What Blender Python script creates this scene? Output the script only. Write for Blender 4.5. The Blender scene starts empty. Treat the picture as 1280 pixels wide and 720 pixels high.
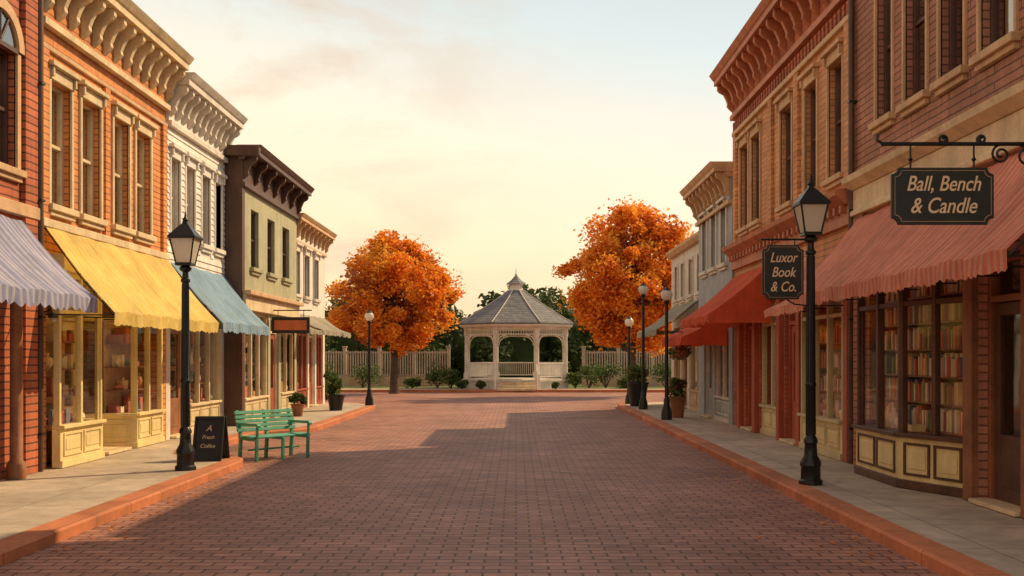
import bpy, bmesh, math, random
from mathutils import Vector, Matrix
R = random.Random(11)
V = Vector
scene = bpy.context.scene
scene.view_settings.view_transform = 'Standard'
scene.view_settings.look = 'None'
scene.view_settings.exposure = 0

# ------------------------------------------------------------------ materials
def newmat(name):
    m = bpy.data.materials.new(name); m.use_nodes = True
    nt = m.node_tree; nt.nodes.clear()
    out = nt.nodes.new('ShaderNodeOutputMaterial')
    return m, nt, out
def nd(nt, typ, ins=None, **attrs):
    n = nt.nodes.new(typ)
    for k, v in attrs.items(): setattr(n, k, v)
    if ins:
        for k, v in ins.items():
            if isinstance(v, bpy.types.NodeSocket): nt.links.new(v, n.inputs[k])
            else: n.inputs[k].default_value = v
    return n
def c4(c): return (c[0], c[1], c[2], 1)
def mul(nt, col, fac):
    n = nd(nt, 'ShaderNodeVectorMath', {0: col}, operation='SCALE')
    nt.links.new(fac, n.inputs['Scale']); return n.outputs[0]
def weather(nt, obj, var, scale):
    n1 = nd(nt, 'ShaderNodeTexNoise', {'Vector': obj, 'Scale': scale, 'Detail': 5.0, 'Roughness': .6})
    mr = nd(nt, 'ShaderNodeMapRange', {'Value': n1.outputs['Fac'], 'From Min': .3, 'From Max': .7, 'To Min': 1 - var, 'To Max': 1 + var})
    return mr.outputs[0]
def streaks(nt, obj, amt):
    mp = nd(nt, 'ShaderNodeMapping', {0: obj}); mp.inputs['Scale'].default_value = (5, 5, .35)
    n1 = nd(nt, 'ShaderNodeTexNoise', {'Vector': mp.outputs[0], 'Scale': 1.0, 'Detail': 4.0, 'Roughness': .65})
    return nd(nt, 'ShaderNodeMapRange', {'Value': n1.outputs['Fac'], 'From Min': .35, 'From Max': .6, 'To Min': 1 - amt, 'To Max': 1.0}).outputs[0]

def pm(name, col, rough=.6, metal=0, var=.15, scale=2.5, bump=.15, bscale=60, trans=0, streak=.16):
    m, nt, out = newmat(name)
    tc = nd(nt, 'ShaderNodeTexCoord'); obj = tc.outputs['Object']
    rgb = nd(nt, 'ShaderNodeRGB'); rgb.outputs[0].default_value = c4(col)
    w = weather(nt, obj, var, scale); w2 = weather(nt, obj, var * .5, scale * 11)
    c = mul(nt, mul(nt, rgb.outputs[0], w), w2)
    if streak: c = mul(nt, c, streaks(nt, obj, streak))
    nb = nd(nt, 'ShaderNodeTexNoise', {'Vector': obj, 'Scale': bscale, 'Detail': 3.0})
    bp = nd(nt, 'ShaderNodeBump', {'Height': nb.outputs['Fac'], 'Strength': bump, 'Distance': .01})
    p = nd(nt, 'ShaderNodeBsdfPrincipled', {'Base Color': c, 'Roughness': rough, 'Metallic': metal, 'Normal': bp.outputs[0]})
    sh = p.outputs[0]
    if trans:
        t = nd(nt, 'ShaderNodeBsdfTranslucent', {'Color': c})
        mx = nd(nt, 'ShaderNodeMixShader', {0: trans, 1: sh, 2: t.outputs[0]}); sh = mx.outputs[0]
    nt.links.new(sh, out.inputs[0])
    return m

def brick(name, c1, c2, mortar, bw=.23, bh=.078, ms=.009, plane='wall', var=.22, bump=.6, rough=.85, offset=.5, sc=.45, streak=.25, spec=.5):
    m, nt, out = newmat(name)
    tc = nd(nt, 'ShaderNodeTexCoord'); obj = tc.outputs['Object']
    sp = nd(nt, 'ShaderNodeSeparateXYZ', {0: obj})
    if plane == 'wall':
        a = nd(nt, 'ShaderNodeMath', {0: sp.outputs[0], 1: sp.outputs[1]}, operation='ADD').outputs[0]
        b = sp.outputs[2]
    else:
        a, b = sp.outputs[0], sp.outputs[1]
    nz = nd(nt, 'ShaderNodeTexNoise', {'Vector': obj, 'Scale': 3.0, 'Detail': 2.0})
    wob = nd(nt, 'ShaderNodeMapRange', {'Value': nz.outputs['Fac'], 'To Min': -.012, 'To Max': .012}).outputs[0]
    b = nd(nt, 'ShaderNodeMath', {0: b, 1: wob}, operation='ADD').outputs[0]
    cv = nd(nt, 'ShaderNodeCombineXYZ', {0: a, 1: b})
    bt = nd(nt, 'ShaderNodeTexBrick', {'Vector': cv.outputs[0], 'Color1': c4(c1), 'Color2': c4(c2), 'Mortar': c4(mortar),
            'Scale': 1.0, 'Mortar Size': ms, 'Mortar Smooth': .3, 'Bias': 0.0, 'Brick Width': bw, 'Row Height': bh})
    bt.offset = offset
    w = weather(nt, obj, var, sc); w2 = weather(nt, obj, .12, 9)
    w3 = weather(nt, nd(nt, 'ShaderNodeVectorMath', {0: cv.outputs[0], 1: (bw * 1.0, bh * 1.0, 1)}, operation='SNAP').outputs[0], .17, 7.3)
    c = mul(nt, mul(nt, mul(nt, bt.outputs['Color'], w), w2), w3)
    if plane == 'wall': c = mul(nt, c, streaks(nt, obj, streak))
    else:
        c = mul(nt, c, weather(nt, obj, .16, 1.7))
    hgt = nd(nt, 'ShaderNodeMath', {0: 1.0, 1: bt.outputs['Fac']}, operation='SUBTRACT')
    nf = nd(nt, 'ShaderNodeTexNoise', {'Vector': obj, 'Scale': 45.0, 'Detail': 4.0})
    h2 = nd(nt, 'ShaderNodeMath', {0: nf.outputs['Fac'], 1: .35, 2: hgt.outputs[0]}, operation='MULTIPLY_ADD')
    bp = nd(nt, 'ShaderNodeBump', {'Height': h2.outputs[0], 'Strength': bump, 'Distance': .008})
    rr = nd(nt, 'ShaderNodeMapRange', {'Value': nf.outputs['Fac'], 'To Min': rough - .18, 'To Max': rough + .1})
    p = nd(nt, 'ShaderNodeBsdfPrincipled', {'Base Color': c, 'Roughness': rr.outputs[0], 'Normal': bp.outputs[0]})
    nt.links.new(p.outputs[0], out.inputs[0])
    return m

def awnmat(name, c1, c2, period, duty, trans=.4):
    m, nt, out = newmat(name)
    tc = nd(nt, 'ShaderNodeTexCoord'); obj = tc.outputs['Object']
    sp = nd(nt, 'ShaderNodeSeparateXYZ', {0: obj})
    d = nd(nt, 'ShaderNodeMath', {0: sp.outputs[1], 1: period}, operation='DIVIDE')
    f = nd(nt, 'ShaderNodeMath', {0: d.outputs[0]}, operation='FRACT')
    s = nd(nt, 'ShaderNodeMapRange', {'Value': f.outputs[0], 'From Min': duty - .06, 'From Max': duty + .06})
    mx = nd(nt, 'ShaderNodeMix', {0: s.outputs[0], 6: c4(c1), 7: c4(c2)}, data_type='RGBA')
    c = mul(nt, mul(nt, mx.outputs[2], weather(nt, obj, .18, 1.6)), weather(nt, obj, .08, 14))
    c = mul(nt, c, streaks(nt, obj, .14))
    nb = nd(nt, 'ShaderNodeTexNoise', {'Vector': obj, 'Scale': 5.0, 'Detail': 4.0})
    bp = nd(nt, 'ShaderNodeBump', {'Height': nb.outputs['Fac'], 'Strength': .5, 'Distance': .03})
    p = nd(nt, 'ShaderNodeBsdfPrincipled', {'Base Color': c, 'Roughness': .85, 'Normal': bp.outputs[0]})
    t = nd(nt, 'ShaderNodeBsdfTranslucent', {'Color': c})
    ms = nd(nt, 'ShaderNodeMixShader', {0: trans, 1: p.outputs[0], 2: t.outputs[0]})
    nt.links.new(ms.outputs[0], out.inputs[0])
    return m

def leafmat(name, cols, trans=.4, dark=.6):
    m, nt, out = newmat(name)
    tc = nd(nt, 'ShaderNodeTexCoord'); obj = tc.outputs['Object']
    geo = nd(nt, 'ShaderNodeNewGeometry')
    nz = nd(nt, 'ShaderNodeTexNoise', {'Vector': obj, 'Scale': .9, 'Detail': 3.0})
    a = nd(nt, 'ShaderNodeMath', {0: geo.outputs['Random Per Island'], 1: .5}, operation='MULTIPLY')
    b = nd(nt, 'ShaderNodeMath', {0: nz.outputs['Fac'], 1: 1.5, 2: -.42}, operation='MULTIPLY_ADD')
    s = nd(nt, 'ShaderNodeMath', {0: a.outputs[0], 1: b.outputs[0]}, operation='ADD')
    cr = nd(nt, 'ShaderNodeValToRGB', {0: s.outputs[0]})
    el = cr.color_ramp.elements
    while len(el) < len(cols): el.new(.5)
    for i, c in enumerate(cols):
        el[i].position = i / (len(cols) - 1); el[i].color = c4(c)
    p = nd(nt, 'ShaderNodeBsdfPrincipled', {'Base Color': cr.outputs[0], 'Roughness': .6})
    t = nd(nt, 'ShaderNodeBsdfTranslucent', {'Color': cr.outputs[0]})
    ms = nd(nt, 'ShaderNodeMixShader', {0: trans, 1: p.outputs[0], 2: t.outputs[0]})
    nt.links.new(ms.outputs[0], out.inputs[0])
    return m

def glassmat(name, tint, base, graz):
    m, nt, out = newmat(name)
    lw = nd(nt, 'ShaderNodeLayerWeight', {'Blend': .5})
    pw = nd(nt, 'ShaderNodeMath', {0: lw.outputs['Facing'], 1: 3.5}, operation='POWER')
    ad = nd(nt, 'ShaderNodeMath', {0: pw.outputs[0], 1: graz, 2: base}, operation='MULTIPLY_ADD', use_clamp=True)
    tc = nd(nt, 'ShaderNodeTexCoord')
    nz = nd(nt, 'ShaderNodeTexNoise', {'Vector': tc.outputs['Object'], 'Scale': 1.8, 'Detail': 1.0})
    bp = nd(nt, 'ShaderNodeBump', {'Height': nz.outputs['Fac'], 'Strength': .12, 'Distance': .02})
    tr = nd(nt, 'ShaderNodeBsdfTransparent', {'Color': c4(tint)})
    gl = nd(nt, 'ShaderNodeBsdfGlossy', {'Color': (1, 1, 1, 1), 'Roughness': .03, 'Normal': bp.outputs[0]})
    mx = nd(nt, 'ShaderNodeMixShader', {0: ad.outputs[0], 1: tr.outputs[0], 2: gl.outputs[0]})
    nt.links.new(mx.outputs[0], out.inputs[0])
    return m

def concrete(name, col, joint, var=.15):
    m, nt, out = newmat(name)
    tc = nd(nt, 'ShaderNodeTexCoord'); obj = tc.outputs['Object']
    bt = nd(nt, 'ShaderNodeTexBrick', {'Vector': obj, 'Color1': c4(col), 'Color2': c4([x * .84 for x in col]), 'Mortar': c4([x * .4 for x in col]),
            'Scale': 1.0, 'Mortar Size': .008, 'Mortar Smooth': .4, 'Brick Width': joint, 'Row Height': joint * .9})
    bt.offset = 0
    c = mul(nt, mul(nt, mul(nt, bt.outputs['Color'], weather(nt, obj, var, .7)), weather(nt, obj, .2, 4)), weather(nt, obj, .14, 70))
    nf = nd(nt, 'ShaderNodeTexNoise', {'Vector': obj, 'Scale': 80.0, 'Detail': 4.0})
    h2 = nd(nt, 'ShaderNodeMath', {0: bt.outputs['Fac'], 1: -1.5, 2: nf.outputs['Fac']}, operation='MULTIPLY_ADD')
    bp = nd(nt, 'ShaderNodeBump', {'Height': h2.outputs[0], 'Strength': .4, 'Distance': .006})
    p = nd(nt, 'ShaderNodeBsdfPrincipled', {'Base Color': c, 'Roughness': .8, 'Normal': bp.outputs[0]})
    nt.links.new(p.outputs[0], out.inputs[0])
    return m

M = {}
M['road'] = brick('brick_paving', (.40, .185, .12), (.28, .125, .085), (.10, .052, .038), bw=.26, bh=.13, ms=.011, plane='floor', var=.26, bump=1.0, rough=.66)
M['walk'] = concrete('sidewalk_concrete', (.48, .39, .29), 1.3, .2)
M['kerb'] = brick('kerb_clay', (.50, .17, .07), (.44, .15, .06), (.22, .09, .05), bw=1.2, bh=.9, ms=.008, plane='floor', var=.25, bump=.4)
M['grass'] = pm('lawn', (.12, .15, .035), .9, var=.35, scale=1.2, bump=.8, bscale=90, streak=0)
M['earth'] = pm('earth', (.16, .12, .07), .95, var=.3, scale=.3, streak=0)
# long-course cladding: strong horizontal shadow lines, rare vertical joints
M['brick_red'] = brick('red_cladding', (.50, .14, .055), (.40, .105, .045), (.12, .04, .025), bw=1.9, bh=.105, ms=.012, bump=1.0)
M['brick_or'] = brick('orange_cladding', (.72, .28, .08), (.64, .24, .07), (.34, .13, .05), bw=1.9, bh=.10, ms=.010, bump=1.0)
M['brick_rb1'] = brick('brown_cladding', (.48, .215, .13), (.41, .18, .11), (.17, .085, .055), bw=1.1, bh=.095, ms=.010, bump=1.0)
M['brick_rb2'] = brick('tan_brick', (.70, .32, .13), (.61, .27, .11), (.37, .19, .10), bw=.9, bh=.095, bump=.8)
M['brick_rb2d'] = brick('rust_brick', (.50, .135, .055), (.42, .105, .045), (.2, .075, .04), bw=.4, bh=.09)
M['stone'] = pm('cream_stone', (.68, .53, .32), .75, var=.2, bump=.3)
M['stone2'] = pm('tan_trim', (.60, .38, .20), .7, var=.2, bump=.3)
M['cream'] = pm('cream_paint', (.76, .61, .29), .5, var=.14, bump=.1)
M['cream2'] = pm('olive_cream_paint', (.60, .50, .28), .5, var=.14, bump=.1)
M['white'] = pm('white_paint', (.78, .73, .64), .5, var=.14, bump=.1)
M['white2'] = pm('aged_white_paint', (.68, .61, .51), .6, var=.18, bump=.15)
M['sage'] = pm('sage_stucco', (.42, .40, .25), .85, var=.18, scale=1.2, bump=.5, bscale=120)
M['bluegrey'] = pm('bluegrey_paint', (.34, .37, .38), .7, var=.18, bump=.3)
M['brown'] = pm('dark_brown_wood', (.10, .045, .028), .5, var=.3, bump=.2)
M['wood'] = pm('warm_wood', (.27, .105, .045), .5, var=.3, bump=.2)
M['redwood'] = pm('oxblood_paint', (.38, .08, .04), .45, var=.2, bump=.15)
M['cornice_red'] = pm('cornice_oxide', (.48, .17, .08), .6, var=.25, bump=.2)
M['roof'] = pm('roof_felt', (.08, .075, .07), .9, var=.2)
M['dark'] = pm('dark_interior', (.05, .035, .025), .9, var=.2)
M['inter'] = pm('warm_interior', (.68, .44, .22), .9, var=.2)
M['floor'] = pm('shop_floor', (.3, .18, .09), .6, var=.2)
M['iron'] = pm('black_iron', (.016, .019, .02), .38, .3, var=.2, bump=.2, streak=0)
M['bench'] = pm('green_paint', (.07, .34, .22), .42, var=.25, bump=.15, scale=6)
M['signblk'] = pm('sign_black', (.014, .016, .015), .5, var=.3, bump=.1, streak=0)
M['gold'] = pm('sign_lettering', (.82, .58, .36), .5, var=.1, streak=0)
M['signor'] = pm('sign_orange', (.62, .16, .05), .5, var=.1)
M['blind'] = pm('blind_and_sky_glare', (.84, .77, .62), .9, var=.08, trans=.2, streak=.05)  # pale blind colour, also standing in for sky reflected in upper panes
M['curtain'] = pm('curtain', (.55, .38, .22), .9, var=.2, trans=.2)
M['glass'] = glassmat('window_glass', (.85, .84, .8), .18, .95)
M['sglass'] = glassmat('shop_glass', (.97, .97, .95), .03, .55)
M['frost'] = pm('lantern_glass', (.90, .86, .74), .15, var=.05, trans=.5, streak=0)
M['shingle'] = brick('grey_shingle', (.22, .215, .21), (.16, .16, .16), (.07, .07, .07), bw=.3, bh=.12, var=.15, bump=.6)
M['bark'] = pm('bark', (.09, .06, .042), .95, var=.35, scale=5, bump=1, bscale=25)
M['leaf_or'] = leafmat('autumn_leaves', [(.36, .075, .012), (.66, .16, .014), (.84, .27, .018), (.92, .42, .03), (.94, .60, .09)], .45)
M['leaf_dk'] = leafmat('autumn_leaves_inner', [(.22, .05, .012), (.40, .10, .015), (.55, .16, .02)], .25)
M['leaf_gr'] = leafmat('green_leaves', [(.02, .038, .010), (.04, .062, .013), (.07, .10, .02), (.12, .13, .03)], .25)
M['leaf_sh'] = leafmat('shrub_leaves', [(.04, .07, .015), (.07, .12, .02), (.13, .17, .03)], .3)
M['flower'] = leafmat('flower_petals', [(.5, .04, .05), (.65, .12, .1), (.75, .35, .2)], .3)
M['fence'] = pm('fence_paint', (.50, .36, .26), .7, var=.2)
M['a_blue'] = awnmat('awning_periwinkle', (.35, .38, .62), (.58, .57, .68), .15, .6)
M['a_yel'] = awnmat('awning_yellow', (.92, .68, .17), (.92, .74, .30), .16, .7)
M['a_sky'] = awnmat('awning_blue', (.27, .45, .62), (.38, .54, .66), .17, .7)
M['a_pink'] = awnmat('awning_coral', (.90, .27, .16), (.90, .47, .33), .11, .55)
M['a_red'] = awnmat('awning_red', (.84, .14, .05), (.76, .12, .045), .4, .5)
M['a_grey'] = awnmat('awning_grey', (.42, .38, .28), (.48, .44, .34), .4, .5)
GOODS = [pm('goods_%d' % i, c, .6, var=.15, streak=0) for i, c in enumerate([(.60, .15, .07), (.78, .56, .28), (.16, .18, .22), (.82, .70, .48), (.28, .27, .12), (.66, .34, .12), (.70, .58, .42), (.36, .11, .08)])]

# ------------------------------------------------------------------ builder
class Fr:
    def __init__(s, o, ud, nrm):
        s.o = V(o); s.u = V(ud); s.n = V(nrm)
    def P(s, n, u, z): return s.o + s.u * u + s.n * n + V((0, 0, z))
def FL(x): return Fr((x, 0, 0), (0, 1, 0), (1, 0, 0))
def FRt(x): return Fr((x, 0, 0), (0, 1, 0), (-1, 0, 0))
def FW(): return Fr((0, 0, 0), (0, 1, 0), (1, 0, 0))

class B:
    def __init__(s, name, loc=(0, 0, 0)):
        s.name = name; s.loc = V(loc); s.parts = {}; s.bev = {}; s.extra = []
    def add(s, part, mat, vs, fs, smooth=False, bev=0):
        k = (part, mat)
        if k not in s.parts: s.parts[k] = ([], [], [])
        v0, f0, sm = s.parts[k]; b = len(v0)
        v0.extend([tuple(v) for v in vs]); f0.extend([tuple(i + b for i in f) for f in fs]); sm.extend([smooth] * len(fs))
        if bev: s.bev[k] = bev
    def fbox(s, part, mat, fr, n0, n1, u0, u1, z0, z1, bev=0):
        if abs(n1-n0) < 1e-6 or abs(u1-u0) < 1e-6 or abs(z1-z0) < 1e-6: return
        vs = [fr.P(n, u, z) for z in (z0, z1) for u in (u0, u1) for n in (n0, n1)]
        s.add(part, mat, vs, [(0, 1, 3, 2), (4, 6, 7, 5), (0, 4, 5, 1), (2, 3, 7, 6), (0, 2, 6, 4), (1, 5, 7, 3)], bev=bev)
    def pane(s, part, mat, fr, n, u0, u1, z0, z1):
        s.add(part, mat, [fr.P(n, u0, z0), fr.P(n, u1, z0), fr.P(n, u1, z1), fr.P(n, u0, z1)], [(0, 1, 2, 3)])
    def box(s, part, mat, x0, x1, y0, y1, z0, z1, bev=0):
        s.fbox(part, mat, FW(), x0, x1, y0, y1, z0, z1, bev)
    def prism(s, part, mat, fr, prof, u0, u1, bev=0):
        k = len(prof)
        vs = [fr.P(n, u0, z) for n, z in prof] + [fr.P(n, u1, z) for n, z in prof]
        fs = [(i, (i + 1) % k, k + (i + 1) % k, k + i) for i in range(k)] + [tuple(range(k)), tuple(range(2 * k - 1, k - 1, -1))]
        s.add(part, mat, vs, fs, bev=bev)
    def tube(s, part, mat, pts, rad, seg=8):
        pts = [V(p) for p in pts]
        if not isinstance(rad, (list, tuple)): rad = [rad] * len(pts)
        vs = []; fs = []
        for i, p in enumerate(pts):
            d = (pts[min(i + 1, len(pts) - 1)] - pts[max(i - 1, 0)]).normalized()
            a = d.orthogonal().normalized() if i == 0 else (a - d * a.dot(d)).normalized()
            b = d.cross(a)
            for j in range(seg):
                t = 2 * math.pi * j / seg
                vs.append(p + (a * math.cos(t) + b * math.sin(t)) * rad[i])
        for i in range(len(pts) - 1):
            for j in range(seg):
                fs.append((i * seg + j, i * seg + (j + 1) % seg, (i + 1) * seg + (j + 1) % seg, (i + 1) * seg + j))
        fs.append(tuple(range(seg))); fs.append(tuple(range(len(pts) * seg - 1, (len(pts) - 1) * seg - 1, -1)))
        s.add(part, mat, vs, fs, smooth=seg > 6)
    def revolve(s, part, mat, cx, cy, prof, seg=16, rot=0, smooth=True):
        vs = []; fs = []
        for r, z in prof:
            for j in range(seg):
                t = 2 * math.pi * j / seg + rot
                vs.append((cx + r * math.cos(t), cy + r * math.sin(t), z))
        for i in range(len(prof) - 1):
            for j in range(seg):
                fs.append((i * seg + j, i * seg + (j + 1) % seg, (i + 1) * seg + (j + 1) % seg, (i + 1) * seg + j))
        fs.append(tuple(range(seg))[::-1]); fs.append(tuple(range((len(prof) - 1) * seg, len(prof) * seg)))
        s.add(part, mat, vs, fs, smooth=smooth)
    def text(s, txt, mat, size, mtx, shear=.3, name='lettering', off=.0015):
        s.extra.append((txt, mat, size, mtx, shear, name, off))
    def finish(s):
        e = bpy.data.objects.new(s.name, None); e.location = s.loc; e.empty_display_size = .3
        scene.collection.objects.link(e)
        for (part, mat), (vs, fs, sm) in s.parts.items():
            me = bpy.data.meshes.new(part); me.from_pydata(vs, [], fs)
            me.polygons.foreach_set('use_smooth', sm)
            bm = bmesh.new(); bm.from_mesh(me); bmesh.ops.recalc_face_normals(bm, faces=bm.faces); bm.to_mesh(me); bm.free()
            me.materials.append(mat)
            o = bpy.data.objects.new(part, me); scene.collection.objects.link(o)
            o.parent = e; o.location = -s.loc
            if (part, mat) in s.bev:
                md = o.modifiers.new('bevel', 'BEVEL'); md.width = s.bev[(part, mat)]; md.segments = 1; md.limit_method = 'ANGLE'; md.angle_limit = .8
            if any(sm):
                try:
                    me.set_sharp_from_angle(angle=math.radians(40))
                except Exception: pass
        for txt, mat, size, mtx, shear, name, off in s.extra:
            cu = bpy.data.curves.new(name, 'FONT'); cu.body = txt; cu.size = size; cu.extrude = .003; cu.shear = shear
            cu.align_x = 'CENTER'; cu.align_y = 'CENTER'; cu.offset = off
            cu.materials.append(mat)
            o = bpy.data.objects.new(name, cu); scene.collection.objects.link(o)
            o.parent = e; o.matrix_parent_inverse = Matrix.Translation(-s.loc); o.matrix_basis = mtx
        return e

# ------------------------------------------------------------------ architecture helpers
def wall(b, part, mat, fr, u0, u1, z0, z1, ops, depth=.22):
    us = sorted(set([u0, u1] + [x for o in ops for x in (o[0], o[1]) if u0 <= x <= u1]))
    zs = sorted(set([z0, z1] + [x for o in ops for x in (o[2], o[3]) if z0 <= x <= z1]))
    vs = []; fs = []
    def q(*p):
        k = len(vs); vs.extend(p); fs.append((k, k + 1, k + 2, k + 3))
    for i in range(len(us) - 1):
        for j in range(len(zs) - 1):
            cu = (us[i] + us[i + 1]) / 2; cz = (zs[j] + zs[j + 1]) / 2
            if any(o[0] < cu < o[1] and o[2] < cz < o[3] for o in ops): continue
            q(fr.P(0, us[i], zs[j]), fr.P(0, us[i + 1], zs[j]), fr.P(0, us[i + 1], zs[j + 1]), fr.P(0, us[i], zs[j + 1]))
    for o in ops:
        a, c, e, g = o[:4]; d = -depth
        q(fr.P(0, a, e), fr.P(d, a, e), fr.P(d, a, g), fr.P(0, a, g))
        q(fr.P(0, c, e), fr.P(d, c, e), fr.P(d, c, g), fr.P(0, c, g))
        q(fr.P(0, a, g), fr.P(d, a, g), fr.P(d, c, g), fr.P(0, c, g))
        q(fr.P(0, a, e), fr.P(d, a, e), fr.P(d, c, e), fr.P(0, c, e))
    b.add(part, mat, vs, fs)

def body(b, mat, roofmat, fr, u0, u1, z1, depth=8, zroof=None, z0=.1):
    zr = zroof or z1 - .35
    t = .25
    b.fbox('side_wall', mat, fr, -depth, -.003, u0, u0 + t, z0, z1 - .003)
    b.fbox('side_wall', mat, fr, -depth, -.003, u1 - t, u1, z0, z1 - .003)
    b.fbox('rear_wall', mat, fr, -depth - t, -depth, u0, u1, z0, z1 - .003)
    b.fbox('parapet_back', mat, fr, -t, -.004, u0 + t, u1 - t, zr, z1 - .004)
    b.fbox('roof', roofmat, fr, -depth, -t, u0 + t, u1 - t, zr - .2, zr)
    b.fbox('upper_floor', M['inter'], fr, -depth, -.24, u0 + t, u1 - t, 3.15, 3.3)
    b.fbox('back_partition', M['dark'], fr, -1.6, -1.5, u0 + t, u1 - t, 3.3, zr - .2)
    b.fbox('shop_rear', M['inter'], fr, -2.1, -2.0, u0 + t, u1 - t, z0 + .03, 3.15)
    b.fbox('shop_floor', M['floor'], fr, -2.0, -.23, u0 + t, u1 - t, z0 + .03, z0 + .05)

def window(b, fr, a, c, e, g, trim, frame, blind=.5, surround=.08, hood=True, arch=False):
    w = .055
    b.fbox('window_frame', frame, fr, -.17, -.09, a, a + w, e, g, bev=.004)
    b.fbox('window_frame', frame, fr, -.17, -.09, c - w, c, e, g, bev=.004)
    b.fbox('window_frame', frame, fr, -.17, -.09, a + w, c - w, g - w, g, bev=.004)
    b.fbox('window_frame', frame, fr, -.17, -.09, a + w, c - w, e, e + w, bev=.004)
    m = (e + g) / 2
    b.fbox('window_sash', frame, fr, -.16, -.10, a + w, c - w, m - .025, m + .025, bev=.004)
    b.pane('window_glass', M['glass'], fr, -.13, a + w, c - w, e + w, g - w)
    if blind > 0:
        b.fbox('blind_and_sky_glare', M['blind'], fr, -.215, -.21, a + .01, c - .01, g - (g - e) * blind, g - .01)
        if blind < .9:
            k = (c - a) * .22
            b.fbox('curtain', M['curtain'], fr, -.26, -.25, a + .01, a + k, e, g - .01)
            b.fbox('curtain', M['curtain'], fr, -.26, -.25, c - k, c - .01, e, g - .01)
    if surround:
        s = surround
        b.fbox('window_surround', trim, fr, -.02, .035, a - s, a, e, g, bev=.005)
        b.fbox('window_surround', trim, fr, -.02, .035, c, c + s, e, g, bev=.005)
    s = surround or .06
    b.fbox('window_sill', trim, fr, -.08, .10, a - s - .04, c + s + .04, e - .09, e, bev=.006)
    b.fbox('window_sill', trim, fr, -.02, .055, a - s, c + s, e - .16, e - .091, bev=.006)
    if hood:
        b.fbox('window_lintel', trim, fr, -.02, .05, a - s, c + s, g, g + .17, bev=.006)
        b.fbox('window_hood', trim, fr, -.02, .12, a - s - .05, c + s + .05, g + .171, g + .24, bev=.006)
        for uu in (a - s + .01, c + s - .06):
            b.fbox('hood_bracket', trim, fr, .052, .09, uu, uu + .05, g + .03, g + .17, bev=.004)

def cornice(b, fr, u0, u1, zt, mat, mat2=None, k=1.0, sp=.55, over=.0, dent=True, brk=True):
    mat2 = mat2 or mat
    a, c = u0 - over, u1 + over
    b.fbox('frieze', mat2, fr, -.01, .05 * k, u0, u1, zt - .85 * k, zt - .34 * k)
    b.fbox('architrave', mat, fr, -.01, .10 * k, u0, u1, zt - .95 * k, zt - .851 * k, bev=.006)
    b.prism('bed_mould', mat, fr, [(-.01, zt - .34 * k), (.10 * k, zt - .34 * k), (.17 * k, zt - .25 * k), (.17 * k, zt - .22 * k), (-.01, zt - .22 * k)], a, c)
    b.prism('cornice_crown', mat, fr, [(-.05, zt - .22 * k), (.42 * k, zt - .22 * k), (.42 * k, zt - .12 * k), (.45 * k, zt - .10 * k), (.50 * k, zt - .03 * k), (.52 * k, zt), (-.05, zt)], a - .02, c + .02)
    n = max(2, round((u1 - u0) / sp))
    for i in range(n + 1):
        u = u0 + .07 + (u1 - u0 - .14) * i / n
        if brk:
            h = .56 * k; w = .05 * k
            z = zt - .221 * k
            pr = [(.05 * k, z), (.37 * k, z), (.37 * k, z - .10 * k), (.33 * k, z - .15 * k), (.24 * k, z - .20 * k), (.20 * k, z - .28 * k), (.16 * k, z - .38 * k), (.17 * k, z - .44 * k), (.12 * k, z - .50 * k), (.05 * k, z - h)]
            b.prism('bracket', mat, fr, pr, u - w, u + w, bev=.005)
    if dent:
        nn = int((u1 - u0) / (.15 * k))
        for i in range(nn):
            u = u0 + (i + .5) * (u1 - u0) / nn
            b.fbox('dentil', mat, fr, .051 * k, .11 * k, u - .035 * k, u + .035 * k, zt - .42 * k, zt - .341 * k)

def goods(b, fr, a, c, e, g, n0=-.75, n1=-.4, rows=4, kind='books', seed=0, back=True):
    rr = random.Random(seed)
    if back: b.fbox('shelf_back', M['inter'], fr, n0 - .02, n0, a, c, e, g)
    for i in range(rows):
        z = e + (g - e) * i / rows
        b.fbox('shelf', M['wood'], fr, n0, n1, a, c, z, z + .02)
        u = a + .03
        while u < c - .08:
            if kind == 'books':
                w = rr.uniform(.025, .06); h = min(rr.uniform(.2, .29), (g - e) / rows - .05); d = rr.uniform(.0, .05)
                if rr.random() < .06: u += rr.uniform(.05, .12); continue
                gap = .003
            else:
                w = rr.uniform(.06, .2); h = min(rr.uniform(.07, .30), (g - e) / rows - .04); d = rr.uniform(.0, .15); gap = rr.uniform(.01, .07)
            if u + w > c: break
            m = rr.choice(GOODS)
            if kind == 'mixed' and rr.random() < .4:
                p = fr.P((n0 + n1) / 2 + .05, u + w / 2, 0)
                b.revolve('display_goods', m, p.x, p.y, [(w * .3, z + .02), (w * .5, z + .02 + h * .4), (w * .42, z + .02 + h * .7), (w * .18, z + .02 + h * .8), (w * .2, z + .02 + h)], 10)
            else:
                b.fbox('display_goods', m, fr, n0 + .05, n1 - .02 - d, u, u + w, z + .02, z + .02 + h)
            u += w + gap

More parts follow.
